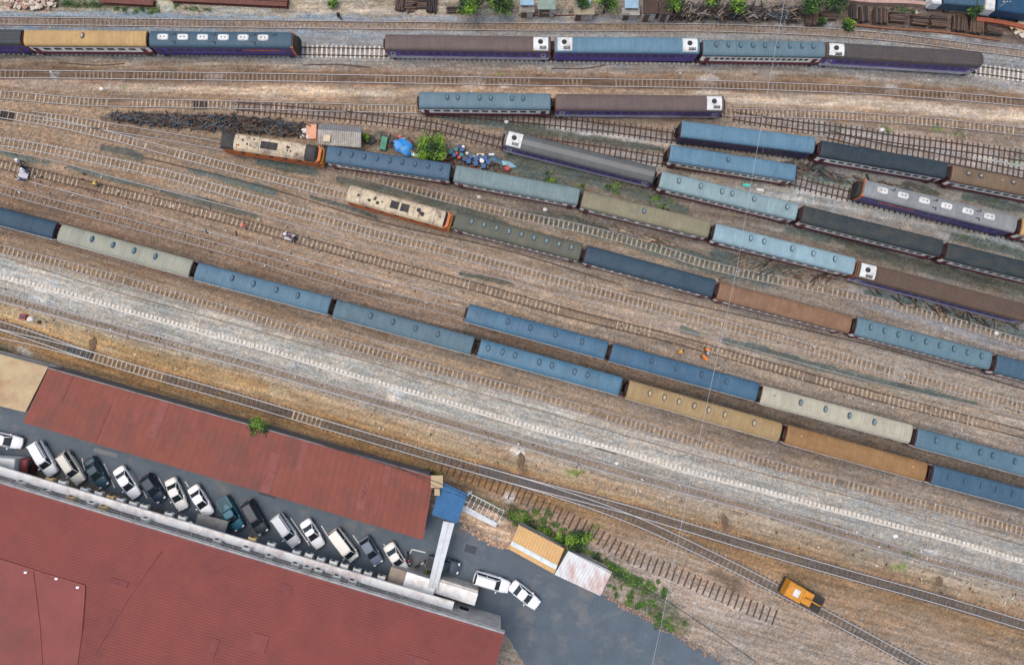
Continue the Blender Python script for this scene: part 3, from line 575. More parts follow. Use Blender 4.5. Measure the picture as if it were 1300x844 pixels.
def coach(p0, p1, label, roof, liv='cream', vents=(), vk='oval', ventmat=None, w=1.27, ac=(), ribs=0, nwin=14, cat='railway coach', name='passenger_coach', taper=(0, 0), endc=(None, None), group='railway coaches parked in the yard', bell_=(1, 1), brk=(), wtop=2.62, doors=True, extra=None, vy=0.28):
    a, b_ = P(p0[0], p0[1], RT), P(p1[0], p1[1], RT); d = b_-a; L = d.length/2; rz = math.atan2(d.y, d.x); mid = (a+b_)/2
    t = thing(name, label, cat, (mid.x, mid.y, 0), rz, group); low, midm, up, gut = LIV[liv]
    EZ, HT = 3.12, .58; w = w*(.925+.10*(((p0[1]+p1[1])/2-60)/480))
    # roof
    pr = roof_profile(w, HT)
    if ribs:
        pr2 = []
        n = ribs*4
        for i in range(n+1):
            f = -1+2*i/n; y = -(w+.03)*f; aa = math.acos(min(1, max(-1, abs(f)**1.25)))
            z = HT*math.sin(aa)**.75+(.05 if (i % 4) in (1, 2) else 0)*(abs(f) < .93); pr2.append((y, z))
        pr = pr2
    s = MB(); n = len(pr); secs = []
    xs = [-L, -L+.12, -L+.5, L-.5, L-.12, L]
    tl, tr = taper
    if tl: xs = [-L, -L+.25, -L+tl]+xs[3:]
    if tr: xs = xs[:3]+[L-tr, L-.25, L]
    for k_, x in enumerate(xs):
        e = (k_ in (0, len(xs)-1)); q = 1.0; zz = 1.0
        if tl and k_ < 2: q = (.62, .85)[k_]; zz = (.55, .8)[k_]
        elif tr and k_ > 3: q = (.85, .62)[k_-4]; zz = (.8, .55)[k_-4]
        elif e: q, zz = .985, .93
        secs.append([(x, y*q, EZ+z*zz) for y, z in pr])
    s.loft(secs, 0, ribs == 0, True, True); rf = s.build('roof', roof, t)
    for sy, gm_ in ((-1, gut), (1, gut_d)):
        s = MB(); s.box(-L+(.4 if tl else 0), L-(.4 if tr else 0), sy*(w+.012)-.02, sy*(w+.012)+.02, EZ-.06, EZ+.04)
        s.build('gutter', gm_, t)
    # odd roof sheets in a slightly different tone
    rr_ = random.Random(int(L*1000)); pm_ = patchmat(roof)
    if not ribs:
        for _ in range(2):
            x0 = rr_.uniform(-L+1, -3) if _ == 0 else rr_.uniform(1, L-4); wd_ = rr_.uniform(.9, 2.6); i0 = 2; i1 = len(pr)-3; sp_s = [pr[i] for i in range(i0, i1+1)]
            s = MB(); s.loft([[(x, y, EZ+z+.012) for y, z in sp_s]+[(x, y, EZ+z-.02) for y, z in sp_s[::-1]] for x in (x0, x0+wd_)], 0, False); s.build('roof_sheet', pm_, t)
    # body with livery bands and doors recesses
    s = MB(); bw = w-.025
    def band(z0, z1, m, inset=0.0):
        x0, x1 = -L+.06+(.15 if tl else 0), L-.06-(.15 if tr else 0)
        pts = [(x0+.0, -bw*.9), (x0+.35, -bw), (x1-.35, -bw), (x1, -bw*.9), (x1, bw*.9), (x1-.35, bw), (x0+.35, bw), (x0, bw*.9)]
        s.prism(pts, z0, z1, m)
    band(.78, 1.55, 0); band(1.55, 2.98, 1); band(2.98, EZ-.002, 2)
    s.build('body', [low, midm, up], t)
    s = MB(); s.box(-L+.5, L-.5, -w*.8, w*.8, .55, .78); s.box(-2.2, -.4, -w*.85, w*.85, .4, .72); s.box(.6, 2.4, -w*.85, w*.85, .42, .72); s.build('underframe', black, t)
    for x in (-L+2.6, L-2.6): place('bogie', BOG, t, (x, 0, 0))
    # windows and doors
    if nwin:
        span = 2*L-3.6; pit = span/nwin; ww = round(min(1.1, pit*.66), 2); wm = win_mesh(ww, .55)
        for sy in (-1, 1):
            for k_ in range(nwin): place('window', wm, t, (-span/2+pit*(k_+.5), sy*bw, 2.38))
            if doors:
                for x in (-L+.95, L-.95):
                    dme = MB().box(-.36, .36, -.03, .03, -.78, .78, 0).box(-.2, .2, -.04, .04, .15, .65, 1); dd = dme.build('door', [low if liv not in ('cream', 'white', 'creamo') else maroon, glass], t, (x, sy*bw, 1.9))
                    MB().box(-.3, .3, -.12, .12, -.3, -.25).box(-.3, .3, -.12, .12, .0, .04).build('step', black, t, (x, sy*(bw-.05), .78))
    # ends
    for sx, on, ec in ((-1, bell_[0], endc[0]), (1, bell_[1], endc[1])):
        s = MB(); x = sx*(L-.0)
        if on:
            for k_ in range(3): s.box(*sorted((x+sx*.03*0+sx*(.0+.11*k_), x+sx*(.08+.11*k_))), -.62, .62, 1.1, 3.15-.03*(k_ % 2)); s.box(*sorted((x, x+sx*.34)), -.55, .55, 1.15, 3.08, 1)
            s.build('gangway_bellows', [bell, black], t)
            s = MB(); s.box(*sorted((x-sx*.06, x+sx*.05)), -bw*.88, bw*.88, 1.0, EZ+.25); s.build('end_wall', ec or endm, t)
        s = MB()
        for sy in (-.85, .85): s.cyl((x if sx > 0 else x-.42, sy, .95), .07, .42, 8, 0, 'x'); s.cyl((x+sx*.42-(.0 if sx > 0 else .05), sy, .95), .2, .05, 12, 0, 'x')
        s.box(*sorted((x, x+sx*.45)), -.12, .12, .8, 1.0); s.build('coupler', black, t)
    # roof fittings
    for v in vents:
        x = v if not isinstance(v, tuple) else v[0]; kk = vk if not isinstance(v, tuple) else v[1]
        xx = -L+2*L*x; yy = vy if kk in ('oval', 'round', 'small', 'cross') else .1
        place('roof_ventilator' if kk != 'hatch' else 'roof_hatch', vent_mesh(kk, [ventmat or roof, ventbase] if kk != 'hatch' else [white, dgrey], (ventmat or roof).name), t, (xx, yy, EZ+HT*(.97 if abs(yy) < .4 else .9)))
    for x, sgn in brk:
        o = place('roof_bracket', vent_mesh('bracket', [dgrey], 'd'), t, (-L+2*L*x, sgn*.55, EZ+HT*.84)); o.scale = (1, sgn, 1)
    for side in ac:
        xa, xb = (-L+.35, -L+2.45) if side == 'l' else (L-2.45, L-.35)
        s = MB(); p2 = [(y*.93, z) for y, z in roof_profile(w, HT+.06)]
        s.loft([[(x, y, EZ+.02+z*1.06) for y, z in p2] for x in (xa, xa+.06, xb-.06, xb)], 0, False)
        u_ = s.build('cooling_unit', white, t)
        xc = xa+1.0 if side == 'r' else xb-1.15
        z = EZ+.04+(HT+.06)*1.06
        MB().cyl((xc, .15, z-.1), .36, .13, 18, 0).cyl((xc, .15, z+.03), .28, .02, 18, 1).cyl((xc, .15, z+.05), .09, .03, 10, 0).build('fan', [dgrey, black], u_)
        s = MB()
        for k_ in range(5): s.box(xc-.1+.28*k_*.7, xc+.02+.28*k_*.7, -.85, -.45, z-.28, z-.02)
        s.build('grille', dgrey, u_)
    if extra: extra(t, L, w, EZ, HT)
    return t
def RFM(key, c, **kw): return roofmat('roof_paint_'+key, c, **kw)
R_ = dict(
 ribdark=RFM('ribbed_charcoal', (75, 82, 90), cross=0, dirt=(98, 92, 90)),
 ochre=RFM('ochre', (196, 156, 106), seam=.62, cross=.08, dirt=(214, 172, 112), rough=.6),
 slate=RFM('slate', (82, 112, 137), cross=.04),
 mauve=RFM('brown_mauve', (112, 97, 99), seam=1.1, cross=.07, dirt=(128, 112, 108)),
 sky=RFM('clear_blue', (110, 150, 180), seam=1.2, cross=.05),
 blueg=RFM('blue_grey', (110, 140, 160), seam=1.3, cross=.05, dirt=(126, 146, 156)),
 ribbrown=RFM('ribbed_brown', (92, 88, 92), cross=0, dirt=(116, 100, 88)),
 lblue=RFM('light_blue', (104, 147, 180), seam=1.2, cross=.06, dirt=(122, 154, 178)),
 black=RFM('near_black', (62, 76, 88), seam=1.4, cross=.03, dirt=(80, 90, 98)),
 brown=RFM('earth_brown', (128, 108, 92), seam=1.4, cross=.03, dirt=(112, 92, 78)),
 dmu=RFM('railcar_grey', (145, 148, 155), seam=1.5, cross=.06, dirt=(126, 124, 124)),
 pale=RFM('pale_blue', (150, 178, 190), seam=1.0, cross=.06, dirt=(134, 158, 168)),
 black2=RFM('charcoal', (66, 77, 85), seam=1.4, cross=.02, dirt=(116, 102, 82), amt=.3),
 graph=RFM('graphite', (98, 102, 108), seam=9, cross=0, center=(134, 134, 136), dirt=(112, 112, 112)),
 blue=RFM('mid_blue', (85, 118, 150), seam=2.2, cross=.03, dirt=(104, 128, 148)),
 palegreen=RFM('pale_grey_blue', (135, 158, 165), seam=.62, cross=.07, dirt=(112, 134, 142)),
 tan=RFM('khaki', (146, 138, 116), seam=1.1, cross=.05, dirt=(122, 118, 106), amt=.6),
 pale2=RFM('powder_blue', (152, 185, 204), seam=1.1, cross=.06, dirt=(136, 166, 184)),
 ribrust=RFM('ribbed_rust_brown', (110, 92, 84), cross=0, dirt=(90, 82, 84)),
 olive=RFM('olive_grey', (100, 104, 98), seam=1.2, cross=.04, dirt=(126, 116, 96)),
 navy=RFM('navy_slate', (66, 88, 108), seam=1.4, cross=.02, dirt=(80, 98, 114)),
 rust=RFM('rust_orange', (150, 114, 94), seam=.8, cross=.08, dirt=(122, 90, 72), amt=.65),
 teal=RFM('teal_blue', (112, 145, 165), seam=1.3, cross=.04, dirt=(126, 152, 166)),
 blue2=RFM('steel_blue', (85, 115, 142), seam=1.4, cross=.03),
 ea=RFM('glossy_blue', (80, 122, 158), seam=2, cross=.02, rough=.38, dirt=(108, 142, 168)),
 eb=RFM('glossy_deep_blue', (76, 116, 152), seam=2, cross=.02, rough=.4, dirt=(100, 132, 160)),
 ec=RFM('beige', (186, 178, 162), seam=1.1, cross=.04, dirt=(166, 158, 142)),
 ed=RFM('dusty_blue', (100, 135, 160), seam=1.3, cross=.03, dirt=(120, 144, 160)),
 fa=RFM('dark_blue', (62, 88, 112), seam=1.4, cross=.03),
 fb=RFM('stone_grey', (160, 160, 148), seam=1.4, cross=.03, dirt=(144, 146, 134)),
 fc=RFM('denim_blue', (96, 134, 163), seam=1.4, cross=.03, dirt=(114, 146, 168)),
 fd=RFM('dusty_teal', (100, 130, 150), seam=1.3, cross=.03, dirt=(114, 138, 152)),
 fe=RFM('shiny_blue', (88, 134, 168), seam=2, cross=.02, rough=.36, dirt=(118, 152, 176)),
 ff=RFM('mustard', (172, 144, 106), seam=.62, cross=.09, dirt=(162, 128, 88), amt=.6),
 fg=RFM('burnt_orange', (162, 122, 86), seam=.62, cross=.09, dirt=(138, 96, 64), amt=.65),
 fh=RFM('indigo_blue', (82, 115, 145), seam=1.3, cross=.03))
def ev(n, a=.07, b=.93): return [a+(b-a)*i/(n-1) for i in range(n)]
coach((-70, 46.5), (27, 47), 'ribbed charcoal roofed coach at the end beside the orange roofed one, orange end frame', R_['ribdark'], 'purple', ribs=5, endc=(None, brown_end))
coach((31, 47.5), (186, 48.5), 'ochre orange roofed coach with two small vents, in the top row', R_['ochre'], 'cream', [(.42, 'small'), (.48, 'oval')], nwin=9, ventmat=M('tan_vent', (170, 150, 116)), vy=.2)
def dmu_nose(side):
    def f(t, L, w, EZ, HT):
        s = MB(); sx = side
        s.loft([[(sx*L, y*w*.97, z) for y, z in ((-1, 1.0), (1, 1.0), (1, 2.75), (.6, 3.35), (-.6, 3.35), (-1, 2.75))], [(sx*(L+.55), y*w*.9, z) for y, z in ((-1, 1.0), (1, 1.0), (1, 2.3), (.6, 2.8), (-.6, 2.8), (-1, 2.3))]], 0, False)
        n_ = s.build('cab_nose', [black], t)
        MB().box(*sorted((sx*(L-.28), sx*(L+.06))), -w*1.0, w*1.0, 1.0, EZ+.3).build('orange_end_frame', orange, t)
        MB().box(-2.2, 3.0, -w-.012, -w+.05, 2.35, 2.6).build('orange_stripe', orange, t).location = (sx*(L-5), 0, 0)
    return f
coach((190, 49), (371, 50.5), 'slate blue railcar with six white roof hatches and orange front frame, purple side', R_['slate'], 'purple', [(x, 'hatch') for x in (.098, .238, .377, .522, .66, .80)], nwin=12, brk=[(.17, 1), (.17, -1), (.45, 1), (.45, -1), (.73, 1), (.73, -1), (.87, 1)], cat='railcar', name='diesel_railcar', bell_=(1, 0), extra=dmu_nose(1), group='railcars with white roof hatches')
coach((489, 53), (699, 56), 'brown roofed coach with one white cooling unit, leftmost of the four coupled at the top', R_['mauve'], 'lilac', ac='r', nwin=16, endc=(brown_end, brown_end))
coach((704.5, 56), (888, 57.8), 'bright blue roofed coach with white cooling units at both ends and vivid purple side', R_['sky'], 'bright', ac='lr', nwin=14, endc=(brown_end, None))
coach((892.5, 60), (1047, 62.3), 'blue grey coach with nine oval roof vents and orange edged cream window band', R_['blueg'], 'creamo', [.105, .205, .305, .405, .505, .61, .71, .81, .90], nwin=17)
coach((1049, 63), (1249, 75), 'ribbed dark brown roofed coach with tapered far end and cooling unit, ends the top row', R_['ribbrown'], 'grey', ac='l', ribs=5, nwin=15, endc=(brown_end, black), bell_=(1, 0), taper=(0, .9))
coach((532, 126.5), (699, 128.5), 'blue grey coach with six paired roof vents, coupled to the lone brown coach', R_['blueg'], 'cream', [.215, .295, .46, .545, .705, .79], nwin=11)
coach((706, 129), (919, 131.3), 'brown roofed coach with cooling unit at its outer end, coupled behind the blue grey one', R_['mauve'], 'lilac', ac='r', nwin=16, endc=(brown_end, orange))
coach((865, 163), (1034, 184), 'light blue roofed coach with purple graffiti on its dark side', R_['lblue'], 'navy', nwin=13)
coach((1042, 188), (1202, 216), 'near black roofed coach with two roof vents near its left end, gravel sleepers behind', R_['black'], 'cream', [.235, .32], nwin=12)
coach((1208, 219), (1375, 252), 'brown roofed coach with four round tan vents at the right edge', R_['brown'], 'cream', [(.12, 'round'), (.215, 'round'), (.38, 'small'), (.46, 'round')], nwin=12, ventmat=M('tan_vent2', (158, 134, 104)))
coach((850.5, 194), (1010, 219), 'plain light blue coach with one oval vent, between two other light blue coaches', R_['lblue'], 'cream', [(.4, 'small'), (.46, 'oval')], nwin=13)
coach((1097, 238), (1290, 285), 'pale grey railcar with six white roof hatches and orange striped purple side', R_['dmu'], 'purple', [(x, 'hatch') for x in (.115, .25, .39, .535, .675, .815)], nwin=13, brk=[(.18, 1), (.46, 1), (.46, -1), (.745, 1), (.745, -1)], cat='railcar', name='diesel_railcar', bell_=(0, 1), extra=dmu_nose(-1), group='railcars with white roof hatches')
coach((1297, 287), (1440, 320), 'orange roofed coach only just visible behind the pale railcar', R_['ochre'], 'cream', nwin=12, ventmat=None)
coach((838.5, 227), (1012, 269), 'pale grey blue coach with six spaced vents beside the gravel strip', R_['pale'], 'cream', [.13, .29, .445, .52, .68, .92], nwin=14)
coach((1018.5, 271), (1196, 315), 'charcoal roofed coach with four vents in rusty patches', R_['black2'], 'cream', [.22, .31, .385, .465], nwin=14)
coach((1201.5, 318), (1385, 363), 'plain charcoal roofed coach at the right edge behind the ribbed brown one', R_['black2'], 'cream', nwin=14)
coach((641, 174.5), (831, 222), 'long graphite roofed coach with square white cooling unit and blue white side, standing alone', R_['graph'], 'lilac', [(.96, 'small')], ac='l', nwin=16)
coach((414.5, 195), (571.5, 218), 'blue coach with nine vents coupled to the white roofed locomotive near the hut', R_['blue'], 'cream', ev(9, .1, .92), nwin=14)
coach((577.5, 219.5), (735, 249.5), 'pale grey coach without vents beside the blue drums', R_['palegreen'], 'cream', nwin=11)
coach((739.5, 252), (901, 291), 'khaki roofed coach with one vent, left of the powder blue coach', R_['tan'], 'cream', [(.42, 'small'), (.48, 'oval')], nwin=9, ventmat=R_['palegreen'])
coach((907, 294), (1084.5, 338), 'powder blue coach with five vents between the khaki coach and the ribbed brown one', R_['pale2'], 'cream', [(.07, 'small'), .255, .35, .55, .7, .855], nwin=11)
coach((1088.5, 341.5), (1310, 399), 'ribbed rust brown coach with white cooling unit and purple white side', R_['ribrust'], 'grey', ac='l', ribs=6, nwin=16, endc=(brown_end, None))
coach((577.5, 279), (737.5, 320), 'olive grey coach with nine vents coupled to the locomotive by the puddle', R_['olive'], 'cream', ev(9, .13, .92), nwin=14, ventmat=R_['palegreen'])
coach((743.5, 322), (906.5, 366), 'plain navy slate coach between the olive grey and the rust orange coach', R_['navy'], 'cream', nwin=12)
coach((912, 368.5), (1080, 412), 'rust orange roofed coach behind the navy slate one', R_['rust'], 'cream', [(.9, 'small')], nwin=13)
coach((1087, 413.5), (1258, 458), 'teal blue coach with nine vents and cream maroon side after the rust orange coach', R_['teal'], 'cream', ev(9, .1, .92), nwin=16)
coach((1264.5, 461), (1440, 507), 'steel blue coach at the right edge coupled behind the teal blue one', R_['blue2'], 'cream', nwin=14)
coach((593, 397), (770, 445), 'glossy blue coach at the left end of the two coach rows lying close together', R_['ea'], 'white', [(.07, 'small'), .29, .45, .63, .82], nwin=13)
coach((776, 447), (962, 498), 'glossy deep blue coach with oval vents left of the beige coach', R_['eb'], 'white', [(.09, 'small'), .27, .44, .61, .78], nwin=14)
coach((967, 500.5), (1157, 551), 'beige roofed coach with four blue vents', R_['ec'], 'white', [(.08, 'small'), .255, .42, .58, .745], nwin=14, ventmat=R_['palegreen'])
coach((1163.5, 555), (1350, 605), 'dusty blue coach with vents at the right edge after the beige coach', R_['ed'], 'white', [.125, .275, .425, .51, .66, .82], nwin=14)
coach((-110, 246), (69.5, 293), 'dark blue coach at the left edge, first of the long row', R_['fa'], 'white', nwin=14)
coach((75.5, 295), (242.5, 341), 'stone grey coach with four blue vents in the long row', R_['fb'], 'white', [.25, .41, .57, .73], nwin=14, ventmat=R_['fc'])
coach((249, 344), (418.5, 388.5), 'denim blue coach coupled after the stone grey one', R_['fc'], 'white', [(.08, 'small'), .27, .43, .6, .76], nwin=14)
coach((425, 391.5), (600, 439), 'dusty teal coach with four vents in the middle of the long row', R_['fd'], 'white', [(.08, 'small'), .26, .42, .585, .745], nwin=14)
coach((608.5, 441.5), (788, 490.5), 'shiny blue coach with paired vents left of the mustard coach', R_['fe'], 'white', [.06, .16, .25, .42, .51, .67, .76], nwin=14)
coach((797, 494), (991, 549), 'mustard roofed coach with seven tan vents in the long row', R_['ff'], 'white', [.14, .235, .33, .43, .525, .63, .82], nwin=14, ventmat=M('tan_vent', (170, 150, 116)))
coach((998.5, 551), (1175.5, 599.5), 'burnt orange roofed coach next to the mustard one', R_['fg'], 'white', [(.1, 'small'), (.9, 'small')], nwin=14, ventmat=M('tan_vent3', (180, 140, 90)))
coach((1184, 602), (1372, 652), 'indigo blue coach with cross shaped vents at the right edge', R_['fh'], 'white', [(x, 'cross') for x in (.1, .21, .32, .42, .53, .65, .76)], nwin=14)
# locomotives
dirty = M('dirty_white_roof', (190, 174, 146), .7, var=.2, sc=1.4, dirt=(92, 86, 78), dirtamt=.95); soot = M('soot_black', (52, 50, 50), .85, var=.3, dirt=(90, 84, 78)); rustloco = M('rusty_side_sill', (150, 92, 56), .8, var=.3, dirt=(90, 60, 44))
def loco(p0, p1, label, darkends, fans, stacks, w=1.2, whiteb=()):
    a, b_ = P(p0[0], p0[1], RT), P(p1[0], p1[1], RT); d = b_-a; L = d.length/2; rz = math.atan2(d.y, d.x); mid = (a+b_)/2
    t = thing('diesel_locomotive', label, 'locomotive', (mid.x, mid.y, 0), rz, 'orange diesel locomotives')
    s = MB(); s.prism([(-L+.1, -w), (L-.7, -w), (L-.05, -w*.72), (L-.05, w*.72), (L-.7, w), (-L+.1, w)], 1.05, 2.0, 0); s.prism([(-L+.12, -w+.01), (L-.75, -w+.01), (L-.2, -w*.7), (L-.2, w*.7), (L-.75, w-.01), (-L+.12, w-.01)], 2.0, 3.05, 1)
    s.build('body', [rustloco, orange], t)
    s = MB(); s.box(-L+.05, L-.1, -w-.1, w+.1, .92, 1.05); s.box(-L+1, L-1, -w*.7, w*.7, .5, .92, 1); s.build('side_sill', [rustloco, black], t)
    pr = [(-w, 0), (-w*.93, .22), (-w*.75, .42), (-w*.4, .53), (0, .56), (w*.4, .53), (w*.75, .42), (w*.93, .22), (w, 0)]
    def seg(x0, x1, m, nm, z=0.0):
        s = MB(); s.loft([[(x, y, 3.03+z+zz) for y, zz in pr] for x in (x0, x1)], 0, False); return s.build(nm, m, t)
    cabm = soot if darkends[0] else dirty; cabr = soot if darkends[1] else dirty
    seg(-L+.1, -L+1.9, cabm, 'cab_roof'); seg(-L+1.93, L-2.3, dirty, 'engine_roof', .03); seg(L-2.27, L-.9, cabr, 'cab_roof')
    # raked windscreen and yellow nose
    s = MB(); s.loft([[(L-.9, y, 3.03+zz) for y, zz in pr], [(L-.25, y*.78, 2.35+zz*.3) for y, zz in pr]], 0, False); cbn = s.build('cab_front', soot, t)
    s = MB()
    for sy in (-.45, .45): s.add([(L-.84, sy-.34, 3.42), (L-.84, sy+.34, 3.42), (L-.33, sy+.32, 2.6), (L-.33, sy-.32, 2.6)], [(0, 1, 2, 3)], 0)
    s.build('windscreen', glass, cbn)
    s = MB(); n = 10; secs = []
    for zz, r_ in ((1.05, .42), (2.05, .40), (2.35, .3)): secs.append([(L-.25+r_*math.cos(-PI/2+PI*i/n), w*.92*math.sin(-PI/2+PI*i/n), zz) for i in range(n+1)])
    s.loft(secs, 0, False); s.build('nose', yel, t)
    for sy in (-.55, .55): MB().cyl((0, 0, 0), .13, .08, 12, 0, 'x').build('headlight', white, t, (L+.22, sy, 1.6))
    for x in fans:
        xx = -L+2*L*x; z = 3.62
        s = MB(); s.box(xx-.66, xx+.66, -.62, .62, z-.15, z); s.box(xx-.58, xx+.58, -.54, .54, z, z+.02, 1)
        for k_ in range(6): s.box(xx-.54+.19*k_, xx-.50+.19*k_, -.54, .54, z+.02, z+.05, 2)
        s.build('radiator_grille', [dirty, soot, dgrey], t)
    for x, y, r_ in stacks:
        MB().cyl((-L+2*L*x, y, 3.5), r_, .2, 14, 0).cyl((-L+2*L*x, y, 3.7), r_*.6, .03, 12, 1).build('exhaust_stack', [soot, black], t)
    s = MB()
    for x in np.linspace(-L+2.4, L-2.8, 7): s.box(x-.02, x+.02, -w*.78, w*.78, 3.48, 3.6)
    s.build('roof_joint', M('joint_grey', (150, 142, 128)), t)
    for sy in (-1, 1):
        s = MB()
        s.tube([(-L+.6, sy*(w+.08), 1.9), (L-1, sy*(w+.08), 1.9)], .025)
        for x in np.linspace(-L+.6, L-1, 8): s.tube([(x, sy*(w+.08), 1.0), (x, sy*(w+.08), 1.9)], .025)
        s.build('handrail', orange, t)
    for x in np.linspace(-L+3, L-3.2, 5):
        for sy in (-1, 1): MB().box(-.3, .3, -.02, .02, -.3, .3).build('side_louvre', soot, t, (x, sy*(w+.0), 2.5))
    for x in (-L+2.4, L-2.6): place('bogie', BOG, t, (x, 0, 0))
    rq = random.Random(int(L*777))
    for _ in range(9):
        xx = rq.uniform(-L+2.4, L-3.2); yy = rq.uniform(-.8, .8)
        if min(abs(xx-(-L+2*L*f)) for f in fans) < .9: continue
        MB().bbox(-rq.uniform(.08, .3), rq.uniform(.08, .3), -rq.uniform(.06, .2), rq.uniform(.06, .2), 0, .12, .02).build('roof_cover', rq.choice([soot, dgrey, dirty, rustloco]), t, (xx, yy, 3.46+.1*(1-abs(yy))))
    for sy in (-.95, .95): MB().tube([(-L+2, sy, 3.4), (L-2.4, sy, 3.4)], .035, 6).build('roof_pipe', rustloco, t)
    for x in whiteb: MB().bbox(-.7, .7, -.5, .5, 0, .1).build('roof_cover', dirty, t, (-L+2*L*x, 0, 3.56))
    s = MB(); s.box(-L-.25, -L+.1, -.15, .15, .8, 1.0); s.box(L, L+.75, -.15, .15, .8, 1.0); s.build('coupler', black, t)
    return t
loco((280, 176.5), (408, 195.5), 'orange sided locomotive with sooty black cab roofs, beside the corrugated hut', (1, 1), (.44, .525), ((.22, .3, .14), (.27, -.2, .14), (.66, .3, .12), (.7, -.3, .12)), whiteb=(.34,))
loco((441, 244), (572, 280), 'locomotive with dirty white roof and yellow nose standing beside the puddle', (0, 0), (.46, .56), ((.11, 0, .16), (.27, .25, .16), (.3, -.35, .22), (.22, -.3, .2), (.69, .2, .3), (.73, -.2, .3), (.9, 0, .1)))
# yellow rail machine, partly outside the old frame
p = P(1022, 758, 2); t = thing('track_machine', 'small yellow railway work machine on the curved branch', 'work machine', (p.x, p.y, 0), math.radians(-29))
MB().bbox(-3, 3, -1.1, 1.1, .7, 1.1).build('chassis', black, t); MB().bbox(-2.9, -.6, -1.05, 1.05, 1.1, 2.7, .12).build('cab', yel, t); MB().bbox(-.5, 1.2, -.9, .9, 1.1, 1.8, .1).build('engine_cover', yel, t)
MB().box(-1.9, -1.2, -1.07, 1.07, 1.9, 2.5).build('side_window', glass, t); MB().box(-2.0, -1.2, -.5, .5, 2.7, 2.78).build('roof_hatch', white, t); MB().tube([(.2, 0, 1.8), (1.5, 0, 2.6), (2.8, 0, 1.6)], .1).build('crane_arm', yel, t)
for x in (-1.8, 1.8):
    for sy in (-.58, .5): MB().cyl((x, sy, .5), .38, .1, 16, 0, 'y').build('wheel', black, t)
